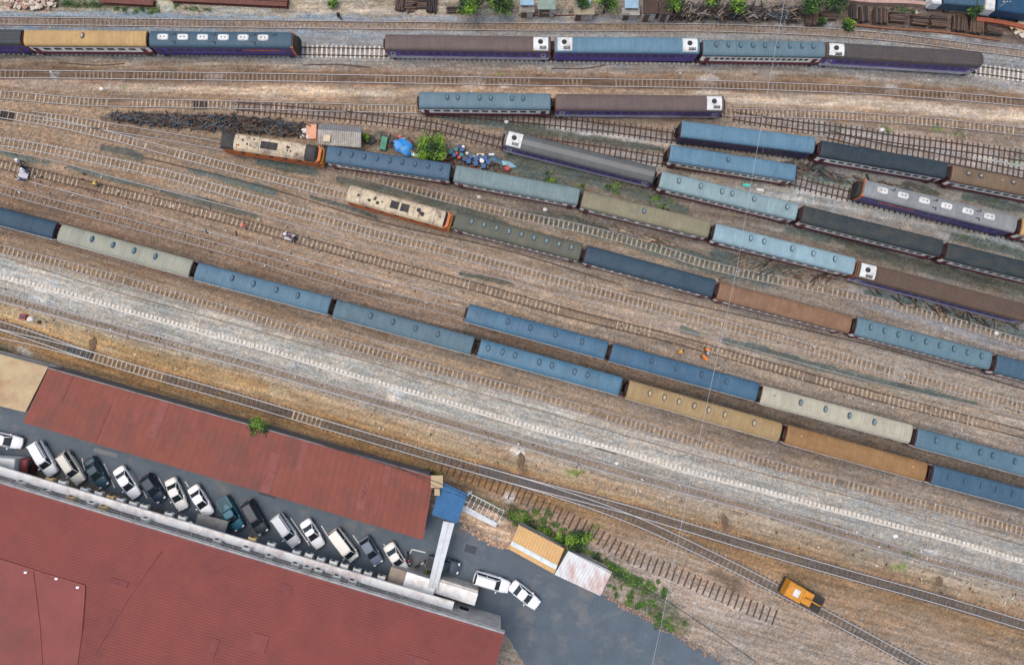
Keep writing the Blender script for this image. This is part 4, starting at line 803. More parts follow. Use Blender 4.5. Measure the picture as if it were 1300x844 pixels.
# ------------------------------------------------------------------ road vehicles
tyre = M('tyre_rubber', (38, 38, 40), .85); cglass = M('car_glass', (30, 40, 46), .12, spec=.7, var=.3); hl = M('headlamp_glass', (214, 216, 214), .2, var=.05); tl = M('tail_lamp_red', (150, 30, 30), .3); chrome = M('trim_black', (50, 50, 52), .5)
wheel_me = MB().cyl((0, -.1, 0), .32, .2, 18, 0, 'y').cyl((0, -.11, 0), .2, .22, 12, 1, 'y').mesh('wheel', [tyre, M('alloy_grey', (150, 150, 154), .4, .5)])
def car(p, dirpx, label, paint, kind='sedan', L=4.6, w=.88, cargo=None, group='cars parked along the building', name='parked_car', cat='car', glassm=None):
    "x forward. p = roof centre pixel"
    ht = dict(sedan=1.42, hatch=1.45, suv=1.72, van=1.85, pickup=1.7)[kind]
    a = P(p[0], p[1], 1.0); b_ = P(p[0]+dirpx[0]*.3, p[1]+dirpx[1]*.3, 1.0); rz = math.atan2(b_.y-a.y, b_.x-a.x)
    t = thing(name, label, cat, (a.x, a.y, .012), rz, group); g_ = glassm or cglass; h = L/2
    belt = dict(sedan=.93, hatch=.95, suv=1.08, van=1.15, pickup=1.08)[kind]; hood = dict(sedan=.84, hatch=.86, suv=1.0, van=.98, pickup=1.0)[kind]; tail = dict(sedan=.95, hatch=.93, suv=1.05, van=1.12, pickup=1.05)[kind]
    S_ = [(-h, .74, .45, tail-.22), (-h+.1, .90, .28, tail-.06), (-h+.4, .97, .22, tail), (-h+1.2, 1, .2, (tail+belt)/2), (0, 1, .2, belt), (h-1.35, .99, .2, belt-.02), (h-.7, .95, .22, hood), (h-.25, .86, .26, hood-.1), (h-.05, .68, .36, hood-.22), (h, .5, .42, .62)]
    secs = []
    for x, k_, z0, z1 in S_:
        W_ = w*k_; secs.append([(x, -W_*.96, z0), (x, -W_, z0+.2), (x, -W_*.99, z1-.12), (x, -W_*.88, z1-.01), (x, -W_*.5, z1+.025), (x, 0, z1+.035), (x, W_*.5, z1+.025), (x, W_*.88, z1-.01), (x, W_*.99, z1-.12), (x, W_, z0+.2), (x, W_*.96, z0)])
    MB().loft(secs, 0, True).build('body', paint, t)
    # greenhouse: bottom (xa..xb) top (xc..xd)
    xa, xc, xd, xb = dict(sedan=(-h+.75, -h+1.4, h-2.15, h-1.3), hatch=(-h+.25, -h+.65, h-2.05, h-1.2), suv=(-h+.12, -h+.42, h-2.0, h-1.3), van=(-h+.08, -h+.22, h-1.35, h-.62), pickup=(-h+(1.75 if cargo != 'canopy' else .1), -h+(1.95 if cargo != 'canopy' else .2), h-2.0, h-1.25))[kind]
    zb = belt-.02; zt = ht-.04; wb, wt = w*.9, w*.74
    bot = [(xa, -wb*.94), (xa+.3, -wb), (xb-.25, -wb*.98), (xb, -wb*.8), (xb+.04, 0), (xb, wb*.8), (xb-.25, wb*.98), (xa+.3, wb), (xa, wb*.94)]
    top = [(xc, -wt*.94), (xc+.3, -wt), (xd-.2, -wt), (xd, -wt*.85), (xd+.03, 0), (xd, wt*.85), (xd-.2, wt), (xc+.3, wt), (xc, wt*.94)]
    MB().loft([[(x, y, zb) for x, y in bot], [(x, y, zt) for x, y in top]], 0, False).build('window_glass', g_, t)
    rs = [[(cx+(x-cx)*k_, y*k_, z) for x, y in top] for k_, z in ((1.035, zt-.03), (1.0, zt+.03), (.85, zt+.055)) for cx in [(xc+xd)/2]]
    rf = MB().loft(rs, 0, True).build('roof', paint, t)
    # pillars
    for i, j in ((0, 0), (8, 8), (3, 3), (5, 5)):
        MB().tube([(bot[i][0], bot[i][1]*1.01, zb), (top[j][0], top[j][1]*1.02, zt)], .045, 5).build('pillar', paint, t)
    xm = (xc+xd)/2
    for sy in (-1, 1): MB().tube([(xm, sy*wb*1.0, zb), (xm, sy*wt*1.01, zt)], .04, 5).build('pillar', paint, t)
    if kind == 'suv':
        for sy in (-1, 1): MB().tube([(xc+.1, sy*wt*.88, zt+.11), (xd-.1, sy*wt*.88, zt+.11)], .03, 6).build('roof_rail', chrome, t)
    if kind == 'pickup' and cargo == 'open':
        x0, x1 = -h+.12, -h+1.7
        s = MB(); s.box(x0, x1, -w*.82, w*.82, tail-.02, tail+.045, 1)
        for sy in (-1, 1): s.box(x0-.04, x1+.03, *sorted((sy*w*.80, sy*w*.93)), tail-.1, tail+.14)
        s.box(x0-.06, x0+.03, -w*.9, w*.9, tail-.1, tail+.14); s.box(x1, x1+.06, -w*.9, w*.9, tail-.1, tail+.14)
        s.build('cargo_bed', [paint, M('bed_liner_'+paint.name, (70, 92, 98) if 'teal' in paint.name else (60, 62, 64), .8)], t)
    if kind == 'pickup' and cargo == 'canopy':
        x0, x1 = -h+.1, -h+2.75
        s = MB(); s.bbox(x0, x1, -w*.84, w*.84, tail, ht+.07, .12); s.build('bed_canopy', paint, t)
        for sy in (-1, 1): MB().tube([(x0+.2, sy*w*.7, ht+.14), (x1-.1, sy*w*.7, ht+.14)], .035, 6).build('roof_rail', chrome, t)
    for x in (-h+.85, h-.85):
        for sy in (-1, 1): place('wheel', wheel_me, t, (x, sy*(w-.07), .32))
    for sy in (-1, 1):
        MB().bbox(-.16, .16, -.17, .17, -.08, .06, .04).build('headlight', hl, t, (h-.2, sy*w*.62, hood-.16)); MB().box(-.05, .05, -.14, .14, -.1, .1).build('tail_light', tl, t, (-h+.06, sy*w*.7, tail-.2))
        MB().bbox(-.09, .09, -.12, .1, -.06, .08, .03).build('door_mirror', paint, t, (xb-.35, sy*(w+.08), belt+.05))
    MB().box(-.02, .03, -.26, .26, -.07, .06).build('number_plate', hl, t, (h-.01, 0, .5))
    s = MB()
    for yy in (-.3, .2): s.tube([(xb-.02, yy, zb+.05), (xb-.35, yy+.35, zb+.25)], .012, 4)
    s.build('wiper', chrome, t)
    return t
def CP(n, c, r=.3): return M('car_paint_'+n, c, r+.12, .0, .03, 1, spec=.3, coat=.12)
cw = CP('white', (232, 233, 234)); cw2 = CP('pearl', (222, 222, 216)); ccr = CP('cream', (206, 203, 192)); csil = CP('silver', (196, 200, 204), .32); cteal = CP('dark_teal', (40, 66, 78)); cnavy = CP('navy', (34, 48, 66)); ctl = CP('teal', (48, 102, 122)); cdk = CP('graphite', (52, 60, 70)); cgr = CP('grey_blue', (100, 112, 128), .35); cdg = CP('dark_grey', (64, 76, 88))
D1 = (70, 135)
car((5, 559), (100, 22), 'white sedan at the left edge facing away from the tan roof, cut by the frame', cw, L=4.7)
car((54.5, 582.5), (72, 125), 'white pickup with a canopy over its bed, nearest the box truck', cw, 'pickup', 5.1, .9, 'canopy')
car((89.5, 594), (78, 120), 'cream wagon with roof rails, second from the box truck', ccr, 'suv', 4.9, .88)
car((120.5, 600), (62, 105), 'dark teal sedan between the cream wagon and the first bay line', cteal, L=4.5, w=.88)
car((160, 612.7), (85, 130), 'white sedan parked between two long bay lines', cw, L=4.8, w=.88)
car((193, 620), (70, 100), 'dark navy hatchback left of the pair of white cars', cnavy, 'hatch', 4.2, .86)
car((223, 627.5), (62, 140), 'white sedan with rounded tail, right of the dark navy hatchback', cw2, L=4.6, w=.86)
car((254, 636), (80, 130), 'white sedan with people carrier behind it, left of the grey canopy', cw, L=4.6, w=.86)
car((292.5, 652), (85, 145), 'teal pickup with an open cargo bed', ctl, 'pickup', 4.9, .88, 'open')
car((323, 657), (80, 140), 'graphite estate car with roof rails beside the teal pickup', cdk, 'suv', 4.9, .9)
car((363, 673.5), (90, 130), 'silver white pickup with closed canopy and roof rails', csil, 'pickup', 4.9, .88, 'canopy')
car((396, 678), (75, 120), 'small white sedan left of the cream minivan', cw, L=4.2, w=.86)
car((436, 692), (95, 125), 'cream white minivan with long flat roof', CP('ivory', (222, 219, 208)), 'van', 4.9, .92)
car((470.5, 700), (70, 118), 'grey blue hatchback between the minivan and the pearl sedan', cgr, 'hatch', 4.1, .86)
car((503, 709.5), (72, 120), 'pearl white sedan next to the parked motorcycle', CP('warm_white', (220, 218, 210)), L=4.5, w=.86)
car((562, 717.5), (100, 22), 'dark grey pickup under the covered walkway', cdg, 'pickup', 4.6, .88, 'open')
car((624, 739.5), (100, 30), 'white wagon with roof rails standing across the lane', cw, 'suv', 5.0, .92)
car((666, 756), (85, 70), 'white sedan partly beyond the wagon with rails', cw, L=4.6, w=.88)
# box truck at the left edge
a = P(6, 592, 2.6); t = thing('box_truck', 'white box truck with dark red front at the left edge', 'truck', (a.x, a.y, 0), math.radians(-4), None)
MB().bbox(-3.4, 1.5, -1.15, 1.15, .9, 3.0, .08).build('cargo_box', white, t); MB().bbox(1.6, 2.7, -1.05, 1.05, .5, 2.2, .15).build('cab', M('dark_red_paint', (110, 40, 44), .4), t); MB().box(2.5, 2.75, -.9, .9, 1.4, 2.0).build('windscreen', cglass, t)
MB().box(-3.4, 2.6, -.9, .9, .5, .9).build('chassis', black, t)
for x in (-2.4, 1.9):
    for sy in (-1, 1): place('wheel', wheel_me, t, (x, sy*.95, .4), 0, (1.25, 1, 1.25))
# motorcycle
a = P(519, 709, .6); t = thing('motorcycle', 'motorcycle parked beside the pearl white sedan', 'motorcycle', (a.x, a.y, 0), math.radians(-72))
red = M('red_paint', (150, 40, 44), .4)
MB().tube([(-.5, 0, .55), (-.1, 0, .75), (.3, 0, .8), (.55, 0, .6)], .12, 8).build('frame', cnavy, t); MB().bbox(-.55, .1, -.14, .14, .75, .88).build('seat', tyre, t); MB().bbox(.05, .4, -.14, .14, .75, .95, .06).build('fuel_tank', red, t)
for x in (-.62, .66): MB().cyl((x, -.05, .3), .3, .1, 18, 0, 'y').build('wheel', tyre, t)
MB().tube([(.45, -.36, 1.02), (.55, 0, 1.0), (.45, .36, 1.02)], .03).tube([(.5, 0, 1.0), (.66, 0, .3)], .04).build('handlebar', steel2, t); MB().cyl((.6, 0, .85), .1, .08, 10, 0, 'x').build('headlight', hl, t)
a = P(534, 716, .6); t = thing('motorcycle', 'second motorcycle with a pale seat by the walkway foot', 'motorcycle', (a.x, a.y, 0), math.radians(30))
MB().tube([(-.5, 0, .55), (-.1, 0, .75), (.3, 0, .8), (.55, 0, .6)], .12, 8).build('frame', lilac, t); MB().bbox(-.55, .1, -.14, .14, .75, .88).build('seat', tyre, t)
for x in (-.62, .66): MB().cyl((x, -.05, .3), .3, .1, 18, 0, 'y').build('wheel', tyre, t)
MB().tube([(.45, -.36, 1.02), (.55, 0, 1.0), (.45, .36, 1.02)], .03).tube([(.5, 0, 1.0), (.66, 0, .3)], .04).build('handlebar', steel2, t)
# ------------------------------------------------------------------ car park, sheds and the big roof
asph, nt, b = newmat('asphalt'); b.inputs['Roughness'].default_value = .9
n = wn(nt, (1, 1, 1), .35, 6, .7, False); n2 = wn(nt, (1, 1, 1), 14, 2, .6, False)
c_ = mix(nt, ramp(nt, n.outputs[0], .3, .7), L4((74, 86, 96)), L4((94, 106, 116))); c_ = mix(nt, ramp(nt, n2.outputs[0], .3, .7, 0, .4), c_, L4((66, 70, 74))); n3_ = wn(nt, (1, 1, 1), .16, 7, .75, False); c_ = mix(nt, ramp(nt, n3_.outputs[0], .52, .6, 0, .5), c_, L4((120, 116, 110))); nt.links.new(c_, b.inputs['Base Color']); _m['asphalt'] = asph
def W2(px): return [tuple(P(x, y, 0)[:2]) for x, y in px]
o = MB().prism(W2([(-140, 480), (0, 500), (40, 512), (560, 655), (588, 664), (625, 690), (650, 692), (705, 726), (770, 757), (900, 830), (980, 900), (700, 900), (640, 800), (560, 748), (300, 682), (120, 616), (0, 586), (-140, 560)]), -.05, .012).build('car_park_asphalt', asph); tag(o, kind='structure')
tarm = M('fresh_tar', (66, 70, 76), .85, var=.15); palem = M('worn_asphalt', (112, 116, 118), .9, var=.15)
for q_, m_ in (([(592, 690), (606, 694), (603, 704), (589, 699)], tarm), ([(330, 622), (352, 628), (350, 633), (328, 627)], tarm), ([(120, 568), (150, 576), (148, 581), (118, 573)], palem)):
    tag(MB().prism(W2(q_), -.02, .0155).build('asphalt_patch', m_), kind='structure')
pl = M('bay_line_paint', (206, 206, 200), .8, dirt=(150, 150, 148), dirtamt=.6)
for (x0, y0), (x1, y1) in (((104, 581), (110, 608)), ((132, 588), (145.5, 619)), ((162.5, 592), (187, 632)), ((201, 606), (214, 628)), ((235, 611), (239.5, 618)), ((369, 657), (393, 692)), ((408, 667), (416, 680)), ((448, 679), (456, 690)), ((487, 690), (493, 700)), ((523, 697), (540, 701)), ((523, 697), (520, 703))):
    a, b_ = P(x0, y0), P(x1, y1); d = (b_-a).normalized(); nn_ = Vector((-d.y, d.x, 0))*.07
    tag(MB().prism([tuple((a+nn_)[:2]), tuple((b_+nn_)[:2]), tuple((b_-nn_)[:2]), tuple((a-nn_)[:2])], .013, .017).build('parking_line', pl), kind='structure')
def sheet_roof(name, quad, z, label, cat, mats, wall_c, ribdir=(0, 1), pitch=.28, thick=.08, slope=(0, 0), walls=True, ribh=.05, extra=None, base=.0, inset=.35):
    "quad: 4 px corners (a,b,c,d) at height z (list per corner allowed). ridges run from edge ab to edge dc"
    zs = z if isinstance(z, (list, tuple)) else [z]*4
    q_ = [P(x, y, zz) for (x, y), zz in zip(quad, zs)]; mid = sum(q_, Vector())/4; mid.z = 0; q_ = [v-mid for v in q_]
    t = thing(name, label, cat, mid)
    s = MB(); A, B, C_, D = q_; n = max(2, int((B-A).length/(pitch/4))); n -= n % 4
    vs = []; h4 = (0, ribh, ribh, 0)
    for i in range(n+1):
        f = i/n; p0 = A.lerp(B, f); p1 = D.lerp(C_, f); dz = Vector((0, 0, h4[i % 4])); vs += [p0+dz, p1+dz, p1-Vector((0, 0, thick)), p0-Vector((0, 0, thick))]
    fs = []
    for i in range(n):
        a = 4*i; c = a+4; fs += [(a, a+1, c+1, c), (a+1, a+2, c+2, c+1), (a+2, a+3, c+3, c+2), (a+3, a, c, c+3)]
    fs += [(0, 3, 2, 1), (4*n, 4*n+1, 4*n+2, 4*n+3)]
    s.add(vs, fs, 0); rf = s.build('roof', mats, t)
    if walls:
        cen = sum(q_, Vector())/4; pts = [cen+(v-cen)*(1-inset/max(1, (v-cen).length)) for v in q_]
        s = MB(); nw = 4
        for i in range(4):
            p0, p1 = pts[i], pts[(i+1) % 4]; d = (p1-p0); d.z = 0; d.normalize(); no = Vector((-d.y, d.x, 0))*.1
            zt0, zt1 = p0.z-thick-.02, p1.z-thick-.02
            s.add([(p0.x, p0.y, base), (p1.x, p1.y, base), (p1.x+no.x, p1.y+no.y, base), (p0.x+no.x, p0.y+no.y, base), (p0.x, p0.y, zt0), (p1.x, p1.y, zt1), (p1.x+no.x, p1.y+no.y, zt1), (p0.x+no.x, p0.y+no.y, zt0)], [(3, 2, 1, 0), (4, 5, 6, 7), (0, 1, 5, 4), (1, 2, 6, 5), (2, 3, 7, 6), (3, 0, 4, 7)])
        s.build('wall', wall_c, t)
    if extra: extra(t, q_, rf)
    return t
redroof = M('red_sheet_roof', (122, 66, 53), .75, var=.12, sc=.6, stretch=(1, 1, 1), dirt=(98, 62, 54), dirtamt=.7, bump=.3, bsc=3); redroof2 = M('dusky_red_tile_roof', (124, 62, 55), .75, var=.1, sc=.4, dirt=(96, 54, 52), dirtamt=.8, bump=.3, bsc=3)
tanroof = M('tan_concrete_roof', (176, 156, 122), .9, var=.12, sc=.5, dirt=(146, 104, 78), dirtamt=.7); wallc = M('plaster_wall', (196, 190, 180), .9, dirt=(120, 112, 104)); ledge = M('pale_ledge_plaster', (238, 237, 232), .85, var=.05, sc=1, dirt=(158, 112, 96), dirtamt=.55)
greyledge = M('grey_parapet', (150, 151, 150), .9, dirt=(90, 88, 86)); 
shedw = M('shed_wall_grey', (96, 92, 88), .9)
redvar = [M('red_sheet_new', (126, 68, 58), .75, var=.1), M('red_sheet_old', (117, 65, 55), .8, var=.15), M('red_sheet_faded', (126, 74, 66), .8, var=.15)]
def shed_x(t, q_, rf):
    A, B, C_, D = q_
    for f0 in (0, 1):
        pass
    rq = random.Random(5)
    for _ in range(16):
        f, g = rq.uniform(.01, .95), rq.choice([0, 0, .33, .5]); f2 = f+.0075*rq.randint(1, 3); g2 = min(.99, g+rq.choice([.33, .5, .66])); up = Vector((0, 0, .045))
        pts_ = [A.lerp(B, f).lerp(D.lerp(C_, f), g), A.lerp(B, f2).lerp(D.lerp(C_, f2), g), A.lerp(B, f2).lerp(D.lerp(C_, f2), g2), A.lerp(B, f).lerp(D.lerp(C_, f), g2)]
        s = MB(); s.add([v+up for v in pts_]+[v for v in pts_], [(0, 1, 2, 3), (7, 6, 5, 4), (0, 4, 5, 1), (1, 5, 6, 2), (2, 6, 7, 3), (3, 7, 4, 0)]); s.build('replaced_sheet', rq.choice(redvar), t)
    # vents / patches: flashing strip on the track side edge
    s = MB(); s.tube([A+Vector((0, 0, .08)), B+Vector((0, 0, .08))], .06, 6); s.build('ridge_flashing', greyledge, t)
    s = MB(); s.box(-.7, .9, -1.1, .5, 0, .12); s.box(-.2, .5, -2.1, -1.2, 0, .1); o = s.build('roof_patch', tanroof, t); o.location = B+Vector((.3, -.3, .06))
sheet_roof('long_shed', [(62, 467), (551, 605), (537, 685), (29, 536)], [3.6, 3.6, 4.4, 4.4], 'long shed with a plain brick red sheet roof beside the tracks', 'shed', [redroof], shedw, pitch=.9, ribh=.03, extra=shed_x, inset=.8)
sheet_roof('flat_roofed_shed', [(-150, 410), (61, 466), (32, 523), (-150, 480)], 3.5, 'tan flat roofed shed adjoining the long red roof', 'shed', [tanroof], wallc, pitch=3, ribh=.01)
blue_r = M('blue_sheet_roof', (40, 96, 140), .5, var=.12, dirt=(32, 76, 114)); 
def blue_x(t, q_, rf): pass
sheet_roof('blue_canopy', [(560, 611), (548, 653), (580, 664), (594, 627)], 3.2, 'blue corrugated canopy roof between the red shed and the dirt patch', 'canopy', [blue_r], wallc, pitch=.36, walls=False, ribh=.06)
# covered walkway
wk = M('walkway_sheet', (196, 200, 202), .6, var=.06, dirt=(160, 164, 164))
qs = [P(x, y, 3.0) for x, y in ((563, 661), (577, 664), (555, 747), (543, 745))]; mid = sum(qs, Vector())/4; mid.z = 0
t = thing('covered_walkway', 'narrow pale roofed walkway from the blue canopy across the lane', 'walkway', mid); q2 = [(v-mid) for v in qs]
MB().prism([v[:2] for v in q2], 2.95, 3.05).build('roof', wk, t)
for k_ in range(4):
    for e0, e1 in ((0, 3), (1, 2)):
        v = q2[e0].lerp(q2[e1], .05+k_*.3); MB().cyl((v.x*.95, v.y*.98, 0), .06, 2.95, 8).build('post', steel2, t)
MB().tube([q2[0].lerp(q2[1], .5)+Vector((0, 0, .06)), q2[3].lerp(q2[2], .5)+Vector((0, 0, .06))], .05).build('roof_ridge', wk, t)
# low sheds to the right
tanm = M('tan_sheet_roof', (198, 158, 104), .7, var=.08, sc=.8, dirt=(176, 140, 96)); whm = M('worn_white_sheet_roof', (200, 202, 200), .6, var=.08, sc=.8, stretch=(1, .4, 1), dirt=(164, 92, 58), dirtamt=.85); strip = M('translucent_strip', (196, 204, 206), .5)
def tan_x(t, q_, rf):
    A, B, C_, D = q_; a0, b0 = A.lerp(D, .66), B.lerp(C_, .66); a1, b1 = A.lerp(D, .83), B.lerp(C_, .83)
    s = MB(); s.add([a0+Vector((0, 0, .09)), b0+Vector((0, 0, .09)), b1+Vector((0, 0, .09)), a1+Vector((0, 0, .09)), a0+Vector((0, 0, .02)), b0+Vector((0, 0, .02)), b1+Vector((0, 0, .02)), a1+Vector((0, 0, .02))], [(0, 1, 2, 3), (7, 6, 5, 4), (0, 4, 5, 1), (1, 5, 6, 2), (2, 6, 7, 3), (3, 7, 4, 0)]); s.build('light_strip', strip, t)
sheet_roof('small_shed', [(659, 666), (716.5, 696), (703, 728), (645.5, 696.5)], 2.9, 'small tan roofed shed with a pale lengthwise strip', 'shed', [tanm], wallc, pitch=.4, ribh=.03, extra=tan_x)
sheet_roof('small_shed', [(722, 698.5), (777, 726), (762, 756), (704, 729)], 2.9, 'small shed with worn white roof streaked with rust', 'shed', [whm], wallc, pitch=.4, ribh=.03)
# dirt mound edge and white slab with lattice pergola
o = MB().prism(W2([(589, 641.5), (632, 662.5), (629, 668), (586, 647)]), -.05, .5).build('concrete_platform', wk); tag(o, 'narrow pale concrete platform on the reddish dirt patch', 'platform')
a = P(612, 644, 2.4); t = thing('pergola_frame', 'white metal lattice frame above the narrow platform', 'frame', (a.x, a.y, 0), math.radians(-27))
wm_ = M('white_metal', (220, 222, 222), .5)
for i, (x0, y0, x1, y1) in enumerate([(-2.6, -.9, 2.9, -.9), (-2.6, .9, 2.9, .9)]): MB().tube([(x0, y0, 2.4), (x1, y1, 2.4)], .06).build('beam', wm_, t)
for x in np.linspace(-2.5, 2.8, 9): MB().tube([(x, -.95, 2.46), (x, .95, 2.46)], .04).build('rung', wm_, t)
for x in (-2.5, 2.8):
    for y in (-.9, .9): MB().cyl((x, y, 0), .05, 2.4, 6).build('post', wm_, t)
MB().tube([(-3.2, -1.6, 2.5), (-2.2, 1.3, 2.5)], .06).tube([(-3.4, -.6, 2.55), (-1.9, -.2, 2.55)], .06).tube([(-3.3, .5, 2.55), (-2.2, -1.2, 2.55)], .06).build('brace', wm_, t)
# large building
EZ_ = 7.5
A = P(-180, 560, EZ_); B = P(640, 805, EZ_); wdir = (B-A).normalized(); wn_ = Vector((-wdir.y, wdir.x, 0))   # wn_ points to the car park
def bl(s_, off, z): # along, outward offset, height
    v = A+wdir*s_+wn_*off; return (v.x, v.y, z)
Lb = (B-A).length
t = thing('large_building', 'large building with a dusky red tiled roof and pale ledged wall facing the parked cars', 'building', (0, 0, 0))
big = t
s = MB(); n = int(Lb/.12); n -= n % 4
vs = []; D_ = 40
for i in range(n+1):
    f = Lb*i/n; dz = 0; p0 = bl(f, 0, EZ_+dz); p1 = bl(f, -D_, EZ_+3.2+dz); vs += [p0, p1, (p1[0], p1[1], p1[2]-.3), (p0[0], p0[1], EZ_-.15)]
fs = []
for i in range(n):
    a = 4*i; c = a+4; fs += [(a, a+1, c+1, c), (a+2, a+3, c+3, c+2), (a+3, a, c, c+3), (a+1, a+2, c+2, c+1)]
fs += [(0, 3, 2, 1), (4*n, 4*n+1, 4*n+2, 4*n+3)]
s.add(vs, fs); s.build('roof', redroof2, t)
# tile courses running along the eaves
s = MB()
for k_ in range(1, 118):
    o0 = -k_*.33; z = EZ_+3.2*(-o0)/D_+.035
    s.add([bl(0, o0, z), bl(Lb, o0, z), bl(Lb, o0-.10, z+.04), bl(0, o0-.10, z+.04), bl(Lb, o0-.12, z-.02), bl(0, o0-.12, z-.02)], [(0, 1, 2, 3), (3, 2, 4, 5)])
s.build('tile_course', redroof2, t)
s = MB(); 
def slab(s_, a0, a1, o0, o1, z0, z1, m=0): s_.add([bl(a0, o0, z0), bl(a1, o0, z0), bl(a1, o1, z0), bl(a0, o1, z0), bl(a0, o0, z1), bl(a1, o0, z1), bl(a1, o1, z1), bl(a0, o1, z1)], [(3, 2, 1, 0), (4, 5, 6, 7), (0, 1, 5, 4), (1, 2, 6, 5), (2, 3, 7, 6), (3, 0, 4, 7)], m)
slab(s, .3, Lb-.3, -.5, -.9, 0, EZ_-.2); slab(s, Lb-.9, Lb-.5, -.9, -D_+1, 0, EZ_-.2); s.build('wall', wallc, t)
s = MB(); slab(s, 0, Lb, .02, .28, EZ_-.28, EZ_-.02); slab(s, 0, Lb, .34, .42, EZ_-.2, EZ_-.12); s.build('gutter', greyledge, t)
LZ = 4.8; LO = .5
s = MB(); slab(s, 2, Lb-7, LO-.45, LO+.5, LZ-.2, LZ); slab(s, 2, Lb-7, LO+.51, LO+.59, LZ-.25, LZ+.1); s.build('ledge', ledge, t)
s = MB(); slab(s, 2, Lb-7, LO-.55, LO-.45, LZ-.3, LZ-.1); slab(s, 2, Lb-7, .15, .22, 5.9, 6.0); s.build('pipe', greyledge, t)
for k_ in range(44):
    s = MB(); a0 = 3+k_*1.9
    if a0 > Lb-8: break
    slab(s, a0, a0+.1, -.5, LO+.3, LZ-.4, LZ-.21); s.build('bracket', ledge, t)
pane = M('window_pane', (60, 70, 78), .2)
for k_ in range(28):
    for z0 in (.9, 4.7):
        a0 = 4+k_*3.0
        if a0 > Lb-4: continue
        s = MB(); slab(s, a0, a0+1.5, -.49, -.44, z0, z0+1.4); wf = s.build('window', ledge, t); s = MB(); slab(s, a0+.1, a0+1.4, -.44, -.42, z0+.1, z0+1.3); s.build('pane', pane, wf)
def px_on_line(px, off, z):
    "along-distance on the wall for a picture point at height z"
    v = P(px[0], px[1], z)-A; v.z = 0; return v.dot(wdir), v.dot(wn_)
# air conditioners
acw = [M('outdoor_unit_white', (224, 224, 216), .6, dirt=(180, 170, 150)), M('outdoor_unit_yellowed', (214, 184, 128), .6, dirt=(180, 150, 110))]
acm = []
for m_ in acw:
    s = MB(); s.bbox(-.52, .52, -.24, .24, 0, .75, .03); s.cyl((-.15, .24, .38), .28, .03, 16, 1, 'y'); acm.append(s.mesh('air_conditioner', [m_, dgrey]))
lab = []
def acunit(px, z, side, tone, i):
    s_, off = px_on_line(px, 0, z+.6)
    v = A+wdir*s_+wn_*off
    o = place('air_conditioner', acm[tone], None, (v.x, v.y, z), math.atan2(wdir.y, wdir.x)+PI*0); return o
lowrow = [(63, 609, 1), (79, 613, 0), (107, 622, 0), (125, 626.5, 0), (140, 631.5, 1), (152.5, 635, 0), (169, 639.5, 0), (183, 643, 0), (214, 653, 0), (231, 658, 0), (320, 684.5, 1), (344, 691.5, 0), (376, 701.5, 0), (392, 705, 0), (407, 710.5, 0), (423, 714.5, 0), (437, 718.5, 0), (453, 724, 0), (467, 728.5, 0), (484, 733, 0)]
uprow = [(25, 613.5, 0), (56, 624, 0), (89, 632.5, 1), (115, 640, 0), (130, 644.5, 1), (184, 660, 0), (275, 687.5, 0), (312, 697, 0), (341, 707.5, 0), (374.5, 717.5, 0), (389.5, 722, 0), (404, 725, 0), (427, 733, 0), (447, 739, 0)]
names_low = dict(zip(range(20), ['white', 'white', 'white', 'white', 'yellowed', 'white', 'white', 'white']))
for i, (x, y, tn) in enumerate(lowrow):
    o = acunit((x, y), 3.2, 1, tn, i); tag(o, ('yellowed' if tn else 'white')+' outdoor cooling unit on the wall just outside the pale ledge', 'air conditioner', 'cooling units outside the ledge, yellowed' if tn else 'cooling units outside the ledge, white')
for i, (x, y, tn) in enumerate(uprow):
    o = acunit((x, y), 5.0, -1, tn, i); tag(o, ('yellowed' if tn else 'white')+' outdoor cooling unit between the pale ledge and the red roof edge', 'air conditioner', 'cooling units above the ledge, yellowed' if tn else 'cooling units above the ledge, white')
redvar2 = [M('red_tile_new', (120, 61, 57), .75, var=.12), M('red_tile_old', (110, 56, 53), .8, var=.2), M('red_tile_faded', (116, 62, 58), .8, var=.15)]
# patched roof area with its ridge tiles in the lower left corner
def onroof(x, y, up=.06):
    z = 8.5
    for _ in range(8):
        v = P(x, y, z); off = (v-A).dot(wn_) if False else Vector((v.x-A.x, v.y-A.y, 0)).dot(wn_); z = EZ_+3.2*(-off)/D_+up
    return P(x, y, z)
q3 = [(-160, 660), (0, 710), (108, 743), (106, 790), (90, 900), (-160, 900)]
pts3 = [onroof(x, y, .1) for x, y in q3]; s = MB(); n = len(pts3)
s.add([v-Vector((0, 0, .12)) for v in pts3]+pts3, [tuple(range(n)), tuple(range(2*n-1, n-1, -1))]+[(i, (i+1) % n, n+(i+1) % n, n+i) for i in range(n)])
s.build('smooth_roof_section', M('plum_red_roof', (120, 60, 54), .7, var=.15, sc=.4, dirt=(96, 54, 54), dirtamt=.6), big)
rt = M('ridge_tile', (136, 74, 68), .7)
s = MB(); s.tube([onroof(x, y, .1) for x, y in ((-160, 660), (0, 710), (60, 729), (108, 743), (107, 760), (104, 800))], .09, 6); s.tube([onroof(42, 724, .12), onroof(50, 790, .12), onroof(56, 880, .12)], .07, 6); s.build('hip_ridge', rt, big)
s = MB(); s.tube([onroof(205, 700, .05), onroof(165, 755, .05), onroof(120, 830, .05)], .06, 6); s.build('roof_valley', rt, big)
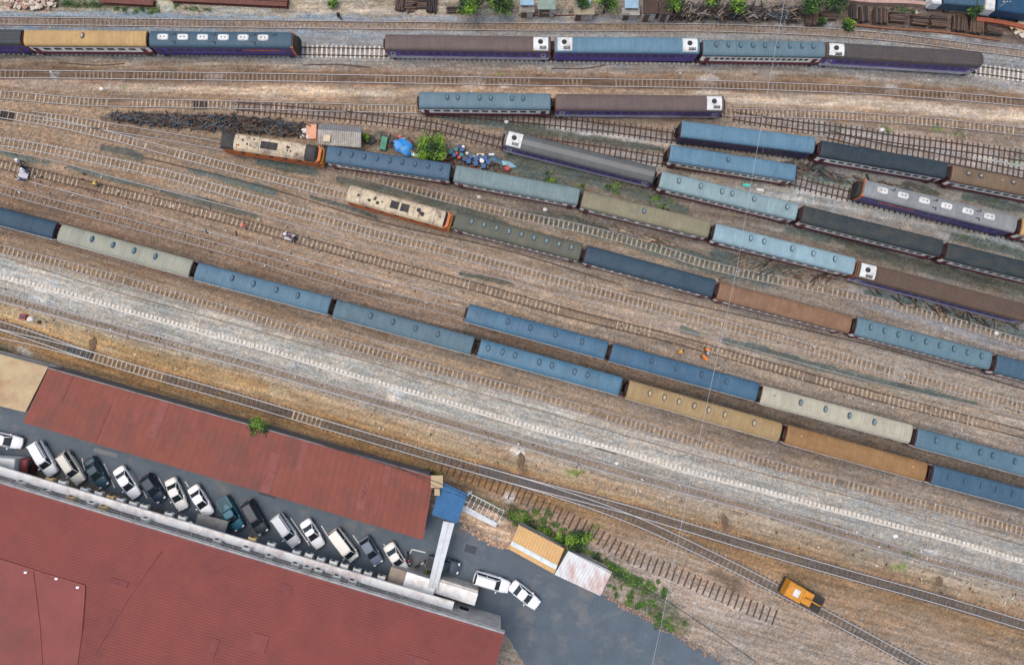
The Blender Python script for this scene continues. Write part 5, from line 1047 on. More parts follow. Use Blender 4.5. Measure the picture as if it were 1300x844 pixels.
for _ in range(16):
    rq = random.Random(900+_); a0 = rq.uniform(4, Lb-6); o0 = -.33*rq.randint(2, 60); n_ = rq.randint(2, 7); wdt = rq.uniform(.6, 3.5); s = MB()
    za = EZ_+3.2*(-o0)/D_; zb_ = EZ_+3.2*(-o0+.33*n_)/D_
    s.add([bl(a0, o0, za+.09), bl(a0+wdt, o0, za+.09), bl(a0+wdt, o0-.33*n_, zb_+.09), bl(a0, o0-.33*n_, zb_+.09), bl(a0, o0, za), bl(a0+wdt, o0, za), bl(a0+wdt, o0-.33*n_, zb_), bl(a0, o0-.33*n_, zb_)], [(0, 1, 2, 3), (7, 6, 5, 4), (0, 4, 5, 1), (1, 5, 6, 2), (2, 6, 7, 3), (3, 7, 4, 0)]); s.build('tile_patch', rq.choice(redvar2), big)
for x, y in ((33, 726), (72, 734), (99, 745)): MB().bbox(-.18, .18, -.12, .12, 0, .16, .03).build('ridge_cap', ledge, big, onroof(x, y, .1))
# dish, canopy, annex roofs near the walkway foot
a = P(241, 666, 4.6); t = thing('satellite_dish', 'pale round satellite dish at the pale ledge near the grey canopy', 'satellite dish', (a.x, a.y, 4.4))
n = 20; secs = [[(r_*math.cos(2*PI*i/n), r_*math.sin(2*PI*i/n), z) for i in range(n)] for r_, z in ((.05, .0), (.25, .05), (.42, .16), (.44, .17))]
MB().loft(secs, 0, True, False).build('reflector', wk, t); MB().tube([(0, 0, -.5), (0, 0, 0)], .04).tube([(.3, 0, .1), (0, 0, .5)], .02).build('mast', steel2, t)
a = P(268, 666, 2.3); t = thing('wall_canopy', 'weathered grey lean-to canopy behind the white sedan and teal pickup', 'canopy', (a.x, a.y, 0), math.radians(-14))
MB().bbox(-2.1, 2.1, -1.0, 1.0, 2.2, 2.32, .03).build('roof', M('weathered_grey_sheet', (124, 124, 122), .85, var=.2, dirt=(96, 92, 88)), t); MB().bbox(-1.2, .3, -1.02, -.6, 2.33, 2.4).build('tan_board', tanm, t)
for x in (-2, 2):
    for y in (-.9, .9): MB().cyl((x, y, 0), .05, 2.2, 6).build('post', steel2, t)
a = P(522, 741, 3.0); t = thing('entrance_annex', 'small annex with stepped pale roof at the foot of the walkway', 'annex', (a.x, a.y, 0), math.radians(-17))
MB().bbox(-3.0, 3.0, -1.2, 1.1, 0, 2.7, .03).build('wall', wallc, t); MB().bbox(-3.2, -1.1, -1.3, 1.3, 2.7, 2.9).build('roof', M('brown_flat_roof', (150, 136, 120), .9, var=.15, dirt=(120, 106, 96)), t); MB().bbox(-1.0, 3.2, -1.3, 1.3, 2.8, 3.0).build('roof', ledge, t)
a = P(575, 750, 3.0); t = thing('flat_annex', 'low pale roofed annex right of the walkway foot', 'annex', (a.x, a.y, 0), math.radians(-17))
MB().bbox(-2.2, 3.2, -1.0, .8, 0, 2.4, .03).build('wall', wallc, t); MB().bbox(-2.3, 3.3, -1.1, .5, 2.4, 2.6).build('roof', ledge, t)
for i, (x, y) in enumerate([(541, 728), (543, 737), (558, 734)]):
    a = P(x, y, 1); t = thing('potted_plant', ['leafy pot plant right beside the walkway roof edge', 'leafy pot plant closest to the annex roof', 'leafy pot plant on the far side of the walkway'][i], 'plant', (a.x, a.y, 0), 0, 'pot plants at the walkway foot')
    MB().cyl((0, 0, 0), .22, .4, 12, 0, r2=.3).build('pot', M('clay_pot', (150, 84, 64), .8), t)
    leaf_todo = t; t['_leafy'] = 1
# pot leaves and all foliage
def leaves(name, parent, blobs, n, size, cols_, seed=0, flat=.6, loc=None):
    "many small leaf faces spread through ellipsoid clumps. blobs: (x,y,z,rx,ry,rz)"
    r = np.random.default_rng(seed); vol = np.array([b_[3]*b_[4]*b_[5] for b_ in blobs]); pick = r.choice(len(blobs), n, p=vol/vol.sum()); Bq = np.array(blobs)[pick]
    d = r.normal(size=(n, 3)); d /= np.linalg.norm(d, axis=1)[:, None]; rad = r.random(n)**(.42); lump = 1+.22*np.sin(d[:, 0]*5+pick)+.18*np.sin(d[:, 1]*7+2*pick)
    c = Bq[:, :3]+d*Bq[:, 3:]*(rad*lump)[:, None]
    nrm = d*.5+r.normal(size=(n, 3))*.6+np.array([0, 0, flat]); nrm /= np.linalg.norm(nrm, axis=1)[:, None]
    a = np.cross(nrm, r.normal(size=(n, 3))); a /= np.linalg.norm(a, axis=1)[:, None]; b_ = np.cross(nrm, a); s_ = size*(.6+.8*r.random(n))[:, None]
    v = np.stack([c-a*s_, c+b_*s_*.45, c+a*s_, c-b_*s_*.45], 1).reshape(-1, 3)
    me = bpy.data.meshes.new(name); me.vertices.add(4*n); me.vertices.foreach_set('co', v.astype(np.float32).ravel()); me.loops.add(4*n); me.loops.foreach_set('vertex_index', np.arange(4*n, dtype=np.int32)); me.polygons.add(n); me.polygons.foreach_set('loop_start', np.arange(0, 4*n, 4, dtype=np.int32))
    for q in cols_: me.materials.append(q)
    w_ = r.random(n)+.35*np.sin(c[:, 0]*2.1+seed)+.3*np.sin(c[:, 1]*2.7); me.polygons.foreach_set('material_index', np.clip((w_*len(cols_)*.9), 0, len(cols_)-1).astype(np.int32)); me.update(calc_edges=True)
    return place(name, me, parent, loc)
G = [M('leaf_'+k_, c, .6, var=.25, sc=3) for k_, c in (('deep', (40, 60, 32)), ('mid', (62, 94, 34)), ('bright', (92, 128, 38)), ('lime', (124, 156, 48)))]
Gd = [M('leafd_'+k_, c, .6, var=.25, sc=3) for k_, c in (('deep', (40, 62, 34)), ('mid', (62, 92, 42)), ('bright', (86, 120, 50)))]
bark = M('bark', (96, 80, 64), .9)
for o in list(bpy.data.objects):
    if o.get('_leafy'):
        del o['_leafy']; leaves('foliage', o, [(0, 0, .7, .4, .4, .35)], 140, .09, G, 3)
def tree(px, py, z, r, label, name='tree', cat='tree', cols_=G, n=2600, blobs=None, seed=1, group=None, zs=.8, size=.16, fz=None):
    a = P(px, py, z); t = thing(name, label, cat, (a.x, a.y, 0), 0, group); rnd = random.Random(seed)
    bl_ = blobs or [(rnd.uniform(-.55, .55)*r, rnd.uniform(-.55, .55)*r, z+rnd.uniform(-.45, .3)*r*zs, r*rnd.uniform(.35, .6), r*rnd.uniform(.35, .6), r*rnd.uniform(.3, .5)*zs) for _ in range(11)]
    leaves('crown', t, bl_, n, size, cols_, seed)
    s = MB(); s.tube([(0, 0, -.1), (.05*r, .03*r, z*.5), (0, .1*r, z)], .09*r**.5+.05, 8, 0, .05)
    for b_ in bl_[:6]: s.tube([(0, 0, z*.45), (b_[0]*.5, b_[1]*.5, z*.75), (b_[0], b_[1], b_[2])], .06, 5, 0, .02)
    s.build('trunk', bark, t); return t
tree(546, 184, 2.4, 2.5, 'bushy bright green tree between the blue tarpaulin and the drums', seed=4, n=3600)
tree(328, 542, 3.6, 1.5, 'small lime green tree poking over the top edge of the red shed roof', seed=8, n=1500)
tree(734, 690, 1.6, 1.9, 'low bright green bush behind the small sheds', 'bush', 'bush', n=1900, seed=5)
tree(710, 682, 1.0, 1.0, 'little green shrub left of the low bush behind the sheds', 'bush', 'bush', n=700, seed=15)
tree(600, 2, 3.0, 2.3, 'dense hedge tree at the top over the dark sleeper racks, left half', seed=21, n=2600); tree(630, 1, 3.0, 2.3, 'dense hedge tree at the top, right of its twin and next to the blue hut', seed=22, n=2600)
tree(643, 5, 2.4, 1.2, 'small tree squeezed against the blue hut roof at the top', seed=23, n=900)
tree(770, 2, 3.2, 2.0, 'green tree at the top between two pale blue hut roofs', seed=24, n=2200); tree(742, 0, 2.6, 1.4, 'green shrub tree left of the last hut at the top', seed=25, n=1100)
tree(855, 0, 3.0, 1.6, 'tree with light green crown above the black scrap heap', seed=26, n=1300); tree(938, 5, 3.0, 1.5, 'lime green tree tuft beside the black timber scrap', seed=27, n=1200); tree(905, -4, 3, 1.8, 'tree over the scrap heap at the top edge', seed=34, n=1200)
tree(1038, 2, 3.0, 2.1, 'dark green tree at the top beside the timber wall', seed=28, n=2200, cols_=Gd); tree(1062, -2, 3.0, 1.9, 'dark green tree at the top, right neighbour of its twin', seed=29, n=1600, cols_=Gd)
tree(1240, 12, 2.2, 1.2, 'green bush at the foot of the leaning pole near the blue truck', 'bush', 'bush', seed=30, n=900); tree(1044, 27, .6, .7, 'small dark shrub on the gravel edge below the timber wall', 'bush', 'bush', seed=31, n=420, cols_=Gd); tree(1079, 31, .6, 1.0, 'low green shrub at the gravel edge, the wider one', 'bush', 'bush', seed=32, n=600)
tree(422, 2, .8, .9, 'green shrub at the top edge on the sandy patch', 'bush', 'bush', seed=33, n=500)
def weeds(pts, spread, n, label_seed, cols_=G, hgt=.25, size=.1):
    r = np.random.default_rng(label_seed); bl_ = []
    for x, y in pts:
        for _ in range(3): q_ = P(x+r.normal()*spread, y+r.normal()*spread*.6, 0); bl_.append((q_.x, q_.y, hgt*.5, .2+.5*r.random(), .2+.4*r.random(), hgt))
    tag(leaves('weeds', None, bl_, n, size, cols_, label_seed, 1.0), kind='stuff')
ln = lambda a, b_, k_: [(a[0]+(b_[0]-a[0])*i/(k_-1), a[1]+(b_[1]-a[1])*i/(k_-1)) for i in range(k_)]
weeds(ln((655, 655), (700, 675), 7)+ln((650, 662), (720, 696), 9)+ln((745, 700), (800, 735), 9), 5, 5200, 41)
weeds(ln((775, 722), (840, 752), 12)+ln((780, 745), (860, 800), 10)+ln((660, 650), (700, 668), 6), 8, 8000, 42, [Gd[1], Gd[2], G[1], G[2]])
weeds([(704, 226), (775, 237), (852, 261), (845, 262), (828, 255), (780, 240), (735, 236), (700, 228)], 5, 1500, 43)
weeds([(725, 600), (738, 600), (760, 668), (752, 665), (1145, 718), (1160, 702)], 4, 500, 44, hgt=.1, size=.06)
weeds(ln((560, 604), (545, 598), 3)+ln((145, 488), (172, 498), 6)+ln((0, 444), (10, 446), 3)+ln((655, 650), (650, 640), 3), 2.5, 900, 45)
weeds([(1128, 165), (1190, 163), (1215, 170), (1060, 166), (1290, 207), (1300, 358), (1225, 300), (1255, 308), (1270, 255)], 4, 1300, 46, [Gd[1], Gd[2], G[1]], .12, .06)
weeds(ln((72, 3), (125, 9), 7)+ln((150, 12), (200, 14), 6)+ln((265, 13), (225, 8), 4)+ln((1135, 12), (1160, 16), 4)+ln((1075, 8), (1060, 14), 3), 3, 2600, 47, [Gd[0], Gd[1], Gd[2]])
# ------------------------------------------------------------------ top edge and clutter
def plank_heap(name, pxs, n, ln_, cols_, label, cat='scrap heap', seed=0, ang=None, h=.5, wd=(.08, .22), kind='stuff'):
    r = random.Random(seed); mats_ = cols_; s = MB()
    for i in range(n):
        x = r.uniform(0, 1); k_ = x*(len(pxs)-1); a_ = int(min(k_, len(pxs)-2)); f = k_-a_
        cx = pxs[a_][0]*(1-f)+pxs[a_+1][0]*f; cy = pxs[a_][1]*(1-f)+pxs[a_+1][1]*f; hw = pxs[a_][2]*(1-f)+pxs[a_+1][2]*f
        q_ = P(cx+r.gauss(0, 2), cy+r.uniform(-hw, hw), 0); z = r.uniform(0, h); l_ = r.uniform(*ln_); w_ = r.uniform(*wd); an = (ang if ang is not None else 0)+r.gauss(0, .5 if ang is not None else 2)
        tilt = r.uniform(-.12, .12); d = Vector((math.cos(an), math.sin(an), tilt)); p0 = q_+Vector((0, 0, z+.08)); nn = Vector((-math.sin(an), math.cos(an), 0))*w_/2; up = Vector((0, 0, .05))
        A_, B_ = p0-d*l_/2, p0+d*l_/2
        s.add([A_-nn-up, B_-nn-up, B_+nn-up, A_+nn-up, A_-nn+up, B_-nn+up, B_+nn+up, A_+nn+up], [(3, 2, 1, 0), (4, 5, 6, 7), (0, 1, 5, 4), (1, 2, 6, 5), (2, 3, 7, 6), (3, 0, 4, 7)], r.randrange(len(mats_)))
    return tag(s.build(name, mats_), kind=kind)
tb = [M('old_timber_black', (52, 46, 44), .9, var=.4, sc=3), M('old_timber_brown', (92, 74, 60), .9, var=.4, sc=3), M('old_timber_grey', (124, 114, 104), .9, var=.3, sc=3), M('scrap_slate', (70, 78, 84), .8, var=.4)]
tb2 = tb+[M('scrap_rust', (120, 74, 52), .9, var=.3)]
plank_heap('timber_debris', [(145, 149, 2), (190, 152, 5), (240, 155, 8), (300, 158, 10), (385, 166, 8)], 1100, (.4, 1.7), [tb[0], tb[0], tb[1], tb[3]], '', seed=1, ang=-.15)
plank_heap('timber_debris', [(820, 14, 8), (900, 18, 7), (1010, 20, 8)], 800, (.6, 2.2), [tb[0], tb[0], tb[1], tb[0], tb[3], tb[2]], '', seed=2, ang=.4, h=.9)
plank_heap('timber_debris', [(480, 178, 6), (520, 185, 8), (560, 205, 7), (640, 212, 6)], 170, (.3, 1.2), tb2, '', seed=3)
plank_heap('timber_debris', [(775, 288, 4), (800, 297, 5), (860, 312, 4)], 40, (.8, 2.4), [wood_l, tb[2], tb[1]], '', seed=4, ang=-.35, h=.2)
plank_heap('timber_debris', [(935, 330, 8), (1000, 346, 8), (1060, 358, 6)], 60, (.8, 2.4), [tb[0], tb[1], tb[2], wood_m], '', seed=5, ang=.35, h=.25)
plank_heap('timber_debris', [(1065, 352, 5), (1150, 380, 8), (1210, 398, 6), (1290, 415, 4)], 60, (.8, 2.2), [tb[0], tb[1], tb[2], wood_m, tb[0]], '', seed=6, ang=-.7, h=.25)
plank_heap('timber_debris', [(1000, 210, 5), (1060, 226, 5), (1160, 243, 4)], 90, (.6, 2.4), tb, '', seed=7, ang=-.3, h=.2)
plank_heap('building_rubble', [(12, 3, 5), (40, 5, 6), (68, 4, 6)], 130, (.4, 1.3), [M('rubble_pink', (172, 152, 134), .9, var=.2), M('rubble_brown', (152, 122, 104), .9), M('rubble_pale', (186, 176, 160), .9)], '', seed=8, wd=(.15, .6))
plank_heap('building_rubble', [(1285, 35, 4), (1300, 38, 8), (1330, 40, 8)], 30, (.6, 2.0), [M('rubble_pale', (186, 176, 160), .9), M('rubble_tan', (186, 156, 124), .9)], '', seed=9, wd=(.3, .9))
plank_heap('building_rubble', [(640, 13, 2), (700, 16, 1.5), (800, 16, 2)], 40, (.3, .9), [M('rubble_brown', (152, 122, 104), .9), tb[2]], '', seed=10)
# rusty steel girders
gird = M('rusty_girder', (104, 66, 56), .85, var=.2, dirt=(80, 52, 46))
for i, (x0, y0, x1, y1, w_, l_) in enumerate([(128, 0, 196, 4, 2.2, 'long rusty steel girder lying at the top edge beside the rubble'), (218, 0, 365, 7, 1.4, 'very long rusty girder at the top edge, lower of the bundle'), (235, -5, 366, 1, 1.2, 'very long rusty girder at the top edge, upper of the bundle')]):
    a, b_ = P(x0, y0, .4), P(x1, y1, .4); t = thing('steel_girder', l_, 'girder', ((a+b_)/2-Vector((0, 0, .4))), math.atan2(b_.y-a.y, b_.x-a.x), 'rusty girders at the top'); L = (b_-a).length/2
    k_ = w_/2; MB().box(-L, L, -k_/2, k_/2, .05, .12).box(-L, L, -k_/2, k_/2, .62, .7).box(-L, L, -.05, .05, .12, .62).build('beam', gird, t)
# stacks of dark sleepers near the top middle
def stack(px, py, rz, nx, ny, label, group='stacks of old dark sleepers', ln_=2.2, cross=False, m_=None):
    a = P(px, py, .5); t = thing('sleeper_stack', label, 'sleeper stack', (a.x, a.y, 0), rz, group); r = random.Random(int(px*3+py))
    for z in range(ny):
        for i in range(nx):
            s = MB(); s.bbox(-ln_/2, ln_/2, -.12, .12, 0, .16, .02)
            o = s.build('sleeper', m_ or r.choice([tb[0], tb[1], tb[1], tb[0], wood_d]), t, ((r.uniform(-.12, .12), (i-(nx-1)/2)*.3+r.uniform(-.03, .03), z*.17) if not (cross and z % 2) else ((i-(nx-1)/2)*.3, r.uniform(-.1, .1), z*.17)))
            o.rotation_euler = (0, 0, r.uniform(-.06, .06)+(PI/2 if cross and z % 2 else 0))
    return t
stack(508, 4, 1.5, 5, 3, 'stack of dark sleepers left of the bare path at the top'); stack(520, 6, .05, 4, 3, 'crosswise stack of dark sleepers second from the left at the top', cross=True)
stack(534, 4, .02, 5, 3, 'stack of dark sleepers in the middle of the trio at the top'); stack(548, 6, 1.52, 5, 3, 'stack of dark sleepers right before the hedge at the top'); stack(580, 12, .0, 3, 3, 'stack of dark sleepers peeping out under the hedge', ln_=3)
for i, (x, y, rz, nx, c_, l_) in enumerate([(1030, 22, 1.57, 6, 0, 'upright packed stack of brown sleepers under the dark tree'), (1052, 20, 0, 4, 0, 'low sleeper stack with a white sheet beside the dark tree'), (1084, 15, 1.57, 4, 0, 'orange brown upright stack at the left of the long timber wall'), (1097, 18, 1.57, 5, 0, 'upright sleeper stack right of the orange brown one'), (1118, 20, 1.5, 7, 0, 'broad stack of short upright sleepers in the timber wall'), (1140, 22, -.08, 5, 0, 'lengthwise dark stack in the middle of the timber wall'), (1168, 26, -.08, 5, 0, 'lengthwise dark stack right of the leaning pole'), (1192, 27, -.1, 6, 0, 'lengthwise slate stack under scattered white sheets'), (1219, 30, 1.45, 7, 0, 'upright brown stack with a pale gap, near the right end'), (1240, 33, 1.45, 7, 0, 'upright stack next to last at the right end of the timber wall'), (1262, 38, -.15, 5, 0, 'last lengthwise stack before the pale rubble')]):
    stack(x, y, rz, nx, 4, l_, ln_=2.3, m_=None)
# small huts along the top edge
def hut(px, py, w_, d_, h_, rz, mroof, label, pitch=.3, fr=None):
    a = P(px, py, h_); t = thing('track_side_hut', label, 'hut', (a.x, a.y, 0), rz, 'huts along the top of the yard')
    MB().box(-w_/2+.2, w_/2-.2, -d_/2+.2, d_/2-.2, 0, h_-.15).build('wall', wallc, t)
    s = MB(); k_ = int(w_/pitch)
    for i in range(k_): s.box(-w_/2+w_*i/k_, -w_/2+w_*(i+.62)/k_, -d_/2, d_/2, h_-.05, h_+.03)
    s.box(-w_/2, w_/2, -d_/2, d_/2, h_-.12, h_-.04); s.build('roof', mroof, t)
    MB().box(-w_/2+.3, -w_/2+1.1, -d_/2+.12, -d_/2+.2, 0, 1.9).build('door', M('hut_door', (110, 92, 76), .8), t)
lb = M('light_blue_sheet', (140, 168, 186), .6, dirt=(120, 140, 150)); gs = M('green_grey_sheet', (128, 146, 134), .7, dirt=(96, 110, 96)); gy = M('grey_sheet', (150, 146, 138), .8, dirt=(110, 100, 90), dirtamt=.7)
hut(669, 0, 2.0, 1.6, 2.6, 0, lb, 'hut with a pale blue roof just right of the hedge'); hut(669, 11, 2.2, 1.2, 1.8, 0, gy, 'grey lean-to in front of the pale blue hut roof'); hut(694, 3, 2.6, 2.2, 2.4, 0, gs, 'hut with a green grey corrugated roof at the top')
hut(697, 14, 2.0, .8, 1.2, 0, gy, 'low grey lean-to below the green grey roof'); hut(742, 4, 2.0, 1.0, 2.4, 0, lb, 'pale blue roofed hut in the middle of the top row'); hut(742, 14, 3.0, 1.2, 2.0, 0, M('khaki_sheet', (150, 140, 118), .8, dirt=(110, 100, 84)), 'khaki flat roofed hut below the middle blue roof')
hut(802, 4, 2.0, 1.6, 2.4, 0, lb, 'last pale blue roofed hut, beside the black scrap'); hut(801, 15, 2.6, 1.1, 1.8, 0, gy, 'grey lean-to below the last pale blue roof')
dkroof = M('dark_brown_sheet', (74, 58, 50), .9, dirt=(50, 42, 38)); hut(826, 6, 2.2, 2.8, 2.6, 0, dkroof, 'dark brown roofed hut left of the black scrap heap'); hut(846, 7, 1.8, 2.8, 2.4, 0, dkroof, 'second dark brown roofed hut, narrower, by the scrap heap')
# curved pale kerb wall and rust pipes upper right
pk = M('pink_beige_concrete', (170, 140, 128), .9, dirt=(140, 100, 90), dirtamt=.6)
def ribbon(px, w_, z0, z1, m_, name, label=None, cat=None, kind=None):
    c = cr(px, 8); Wd = np.array([P(x, y, z1)[:2] for x, y in c]); mid = Vector((Wd[len(Wd)//2, 0], Wd[len(Wd)//2, 1], 0)); Wd = Wd-np.array(mid[:2])
    l1, l2 = offset_line(Wd, w_/2), offset_line(Wd, -w_/2); s = MB(); s.loft([[(l1[i, 0], l1[i, 1], z0), (l1[i, 0], l1[i, 1], z1), (l2[i, 0], l2[i, 1], z1), (l2[i, 0], l2[i, 1], z0)] for i in range(len(Wd))], 0, False); o = s.build(name, m_); o.location = mid; return tag(o, label, cat, None, kind)
ribbon([(1060, -4), (1100, 1), (1160, 3), (1220, 12), (1310, 20)], .5, 0, .7, pk, 'low_wall', 'long low beige wall curving above the timber stacks', 'wall')
ribbon([(1080, -10), (1150, -5), (1175, 0), (1230, 3), (1310, 8)], 1.2, 0, .06, M('worn_tarmac', (120, 112, 108), .9, dirt=(150, 130, 116)), 'service_road', kind='structure')
ribbon([(1240, 24), (1265, 27), (1310, 36)], .6, .3, .8, M('rust_red_pipe', (140, 78, 56), .8), 'rusty_pipe', 'thick rusty red pipe lying at the right end of the timber wall', 'pipe')
ribbon([(1080, 31), (1130, 36), (1200, 41), (1270, 51)], .25, 0, .2, M('rust_brown_edge', (128, 86, 62), .9), 'rusty_edge_beam', 'thin rusty beam along the foot of the timber stacks', 'beam')
ribbon([(658, 19), (700, 19.5), (760, 18.5)], .12, 0, .15, gird, 'loose_pipe', 'thin dark pipe lying below the huts at the top', 'pipe')
for n_, px, py, rz, paint, l_ in (('parked_truck', 1288, 8, .25, M('deep_blue_tarp', (30, 66, 92), .5), 'large dark blue truck cut by the upper right corner'), ('parked_truck', 1220, -2, -.08, M('slate_tarp', (60, 84, 100), .5), 'slate covered truck at the top edge left of the green bush')):
    a = P(px, py, 2.2); t = thing(n_, l_, 'truck', (a.x, a.y, 0), rz-.4 if px > 1250 else rz); MB().bbox(-2.6, 3.2, -1.2, 1.2, .8, 2.6, .15).build('cargo_box', paint, t); MB().bbox(-4.2, -2.75, -1.1, 1.1, .6, 2.3, .2).build('cab', white, t); MB().box(-4.1, -3.7, -.95, .95, 1.5, 2.1).build('windscreen', cglass, t); MB().box(-4, 3, -.9, .9, .5, .8).build('chassis', black, t)
    for x in (-3.4, -1, 2.2):
        for sy in (-1, 1): place('wheel', wheel_me, t, (x, sy*.95, .42), 0, (1.3, 1, 1.3))
tarpb = M('blue_tarpaulin', (30, 130, 200), .45, var=.15, dirt=(190, 210, 220), dirtamt=.4); tarpt = M('cyan_cloth', (150, 200, 214), .6)
def lump(px, py, rx, ry, h_, m_, name, label, cat, rz=0, seed=0, group=None):
    a = P(px, py, 0); s = MB(); n = 18; secs = []; r = random.Random(seed); ph = [r.uniform(0, 6) for _ in range(4)]
    for k_ in range(7):
        f = k_/6; rr = math.cos(f*PI/2)**.7+.001
        secs.append([((rx*rr*(1+.16*math.sin(3*2*PI*i/n+ph[0]+f)+.08*math.sin(7*2*PI*i/n+ph[1])))*math.cos(2*PI*i/n), (ry*rr*(1+.14*math.sin(4*2*PI*i/n+ph[2])))*math.sin(2*PI*i/n), h_*math.sin(f*PI/2)*(1+.12*math.sin(5*2*PI*i/n+ph[3]))-.03) for i in range(n)])
    s.loft(secs, 0, True); o = s.build(name, m_); o.location = (a.x, a.y, 0); o.rotation_euler = (0, 0, rz); return tag(o, label, cat, group)
lump(1192, 4, .8, .45, .5, tarpt, 'cloth_bundle', 'pale cyan cloth bundle at the top beside the slate truck', 'bundle', seed=3)
lump(513, 187, 1.6, 1.25, .9, tarpb, 'tarpaulin', 'crumpled bright blue tarpaulin left of the bushy tree', 'tarpaulin', -.5, 5)
lump(521, 194, 1.7, .35, .35, M('pale_green_plastic', (190, 220, 206), .5), 'plastic_sheet', 'pale green plastic sheet along the lower edge of the blue tarpaulin', 'sheet', -.5, 6)
lump(512, 178, .5, .3, .5, M('white_bag', (220, 216, 210), .7), 'sack', 'white sack above the blue tarpaulin', 'sack', seed=7); lump(508, 174, .35, .25, .4, M('pink_bag', (200, 110, 110), .7), 'sack', 'pinkish sack above the blue tarpaulin', 'sack', seed=8)
for i, (x, y, rx, ry, l_) in enumerate([(387, 167, .5, .5, 'largest white sack left of the corrugated hut'), (384, 174, .4, .3, 'lower white sack left of the corrugated hut'), (392, 175, .35, .3, 'small white sack touching the peach board by the hut')]): lump(x, y, rx, ry, .5, M('white_bag', (220, 216, 210), .7), 'sack', l_, 'sack', seed=20+i, group='white sacks beside the hut')
a = P(395, 167, .3); t = MB().bbox(-.75, .75, -1.1, 1.1, 0, .3).build('board', M('peach_board', (204, 150, 120), .8, dirt=(170, 120, 96))); t.location = (a.x, a.y, 0); tag(t, 'peach coloured board against the left side of the corrugated hut', 'board')
# corrugated hut
corr = M('corrugated_asbestos', (168, 162, 152), .85, var=.15, dirt=(110, 104, 98), dirtamt=.6); corr2 = M('corrugated_grey', (122, 122, 122), .85, var=.15, dirt=(90, 90, 90))
a = P(431, 171, 2.4); t = thing('corrugated_hut', 'grey corrugated hut with a two pitch roof beside the sooty locomotive', 'hut', (a.x, a.y, 0), math.radians(-4))
MB().box(-2.8, 2.8, -1.3, 1.3, 0, 2.1).build('wall', wallc, t)
for nm, y0, y1, z0, z1, m_ in (('roof', -1.55, .45, 2.05, 2.65, corr), ('roof', .47, 1.4, 2.64, 2.3, corr2)):
    s = MB(); n = 100
    vs = [];
    for i in range(n+1):
        x = -3.05+6.1*i/n; dz = .06*math.sin(2*PI*i/5.0); vs += [(x, y0, z0+dz), (x, y1, z1+dz), (x, y1, z1-.1), (x, y0, z0-.1)]
    fs = []
    for i in range(n): q_ = 4*i; c = q_+4; fs += [(q_, c, c+1, q_+1), (q_+2, c+2, c+3, q_+3), (q_, q_+3, c+3, c), (q_+1, c+1, c+2, q_+2)]
    fs += [(0, 1, 2, 3), (4*n+3, 4*n+2, 4*n+1, 4*n)]
    s.add(vs, fs); s.build(nm, m_, t)
MB().box(-2.2, -1.2, -1.2, -.2, 0, .05).build('roof_patch', M('beige_sheet', (196, 176, 148), .8), t, (0, 0, 2.55))
a = P(487, 182, .7); t = thing('green_sheet_box', 'dark green metal box between the hut and the blue tarpaulin', 'box', (a.x, a.y, 0), math.radians(-10)); gm2 = M('green_metal', (70, 128, 104), .6, dirt=(50, 96, 84)); MB().bbox(-.42, .42, -.95, .95, 0, .7, .05).build('body', gm2, t); MB().bbox(-.45, .45, -.98, .98, .7, .78).build('lid', gm2, t)
tree(463, 175, .8, .8, 'small green shrub at the right end of the corrugated hut', 'bush', 'bush', n=450, seed=51)
lump(470, 178, .9, .7, .4, M('dark_scrap', (60, 62, 60), .8), 'scrap_lump', 'dark scrap lump right of the corrugated hut', 'scrap', seed=9)
# blue drums, buckets
db = [M('drum_blue', (44, 84, 132), .5), M('drum_teal', (44, 110, 120), .5), M('drum_navy', (48, 70, 104), .5), M('drum_white', (214, 214, 208), .5), M('bucket_red', (180, 60, 60), .5)]
dr = [(572, 193, 1, .3), (579, 190, 1, .25), (584, 186, 2, .25), (587, 190, 0, .28), (588, 187, 3, .18), (593, 195, 3, .15), (577, 197, 0, .26), (586, 197, 1, .25), (595, 205, 0, .32), (598, 199, 0, .28), (605, 202, 0, .3), (609, 199, 2, .28), (604, 208, 0, .3), (615, 201, 0, .35), (620, 206, 0, .32), (614, 211, 0, .32), (612, 204, 3, .3), (580, 195, 4, .18), (565, 198, 3, .2), (583, 200, 4, .2), (644, 214, 4, .3), (590, 202, 2, .3)]
dn_ = ['blue', 'teal', 'navy', 'white', 'red']
for i, (x, y, c_, r_) in enumerate(dr):
    a = P(x, y, .6); t = thing('drum', dn_[c_]+' plastic drum in the junk beside the bushy tree', 'drum', (a.x, a.y, 0), 0, dn_[c_]+' drums in the junk'); MB().cyl((0, 0, 0), r_*1.15, .75, 14, 0).build('body', db[c_], t); MB().cyl((0, 0, .75), r_*1.2, .06, 14, 0).cyl((0, 0, .81), r_*.8, .02, 12, 1).build('rim', [db[c_], db[c_]], t)
a = P(610, 198, .6); o = MB().bbox(-.55, .55, -.35, .35, 0, .6).build('crate', M('cardboard', (206, 184, 154), .8)); o.location = (a.x, a.y, .1); tag(o, 'pale cardboard crate among the blue drums', 'crate')
a = P(624, 196, .2); o = MB().bbox(-.4, .4, -.15, .15, 0, .15).build('box', M('pale_cyan_box', (190, 210, 214), .6)); o.location = (a.x, a.y, 0); tag(o, 'small pale cyan box right of the drums', 'box')
for i, (x, y, rx, m_, l_) in enumerate([(630, 204, 1.2, M('slate_plastic', (58, 98, 116), .4), 'slate blue plastic sheet on the mud right of the drums'), (645, 209, 1.2, M('pale_plastic', (120, 160, 172), .4), 'pale blue plastic strip furthest from the drums'), (599, 198, .5, M('white_bag', (220, 216, 210), .7), 'white bag between the blue drums')]): lump(x, y, rx, rx*.4, .15, m_, 'plastic_sheet', l_, 'sheet', -.35, 30+i)
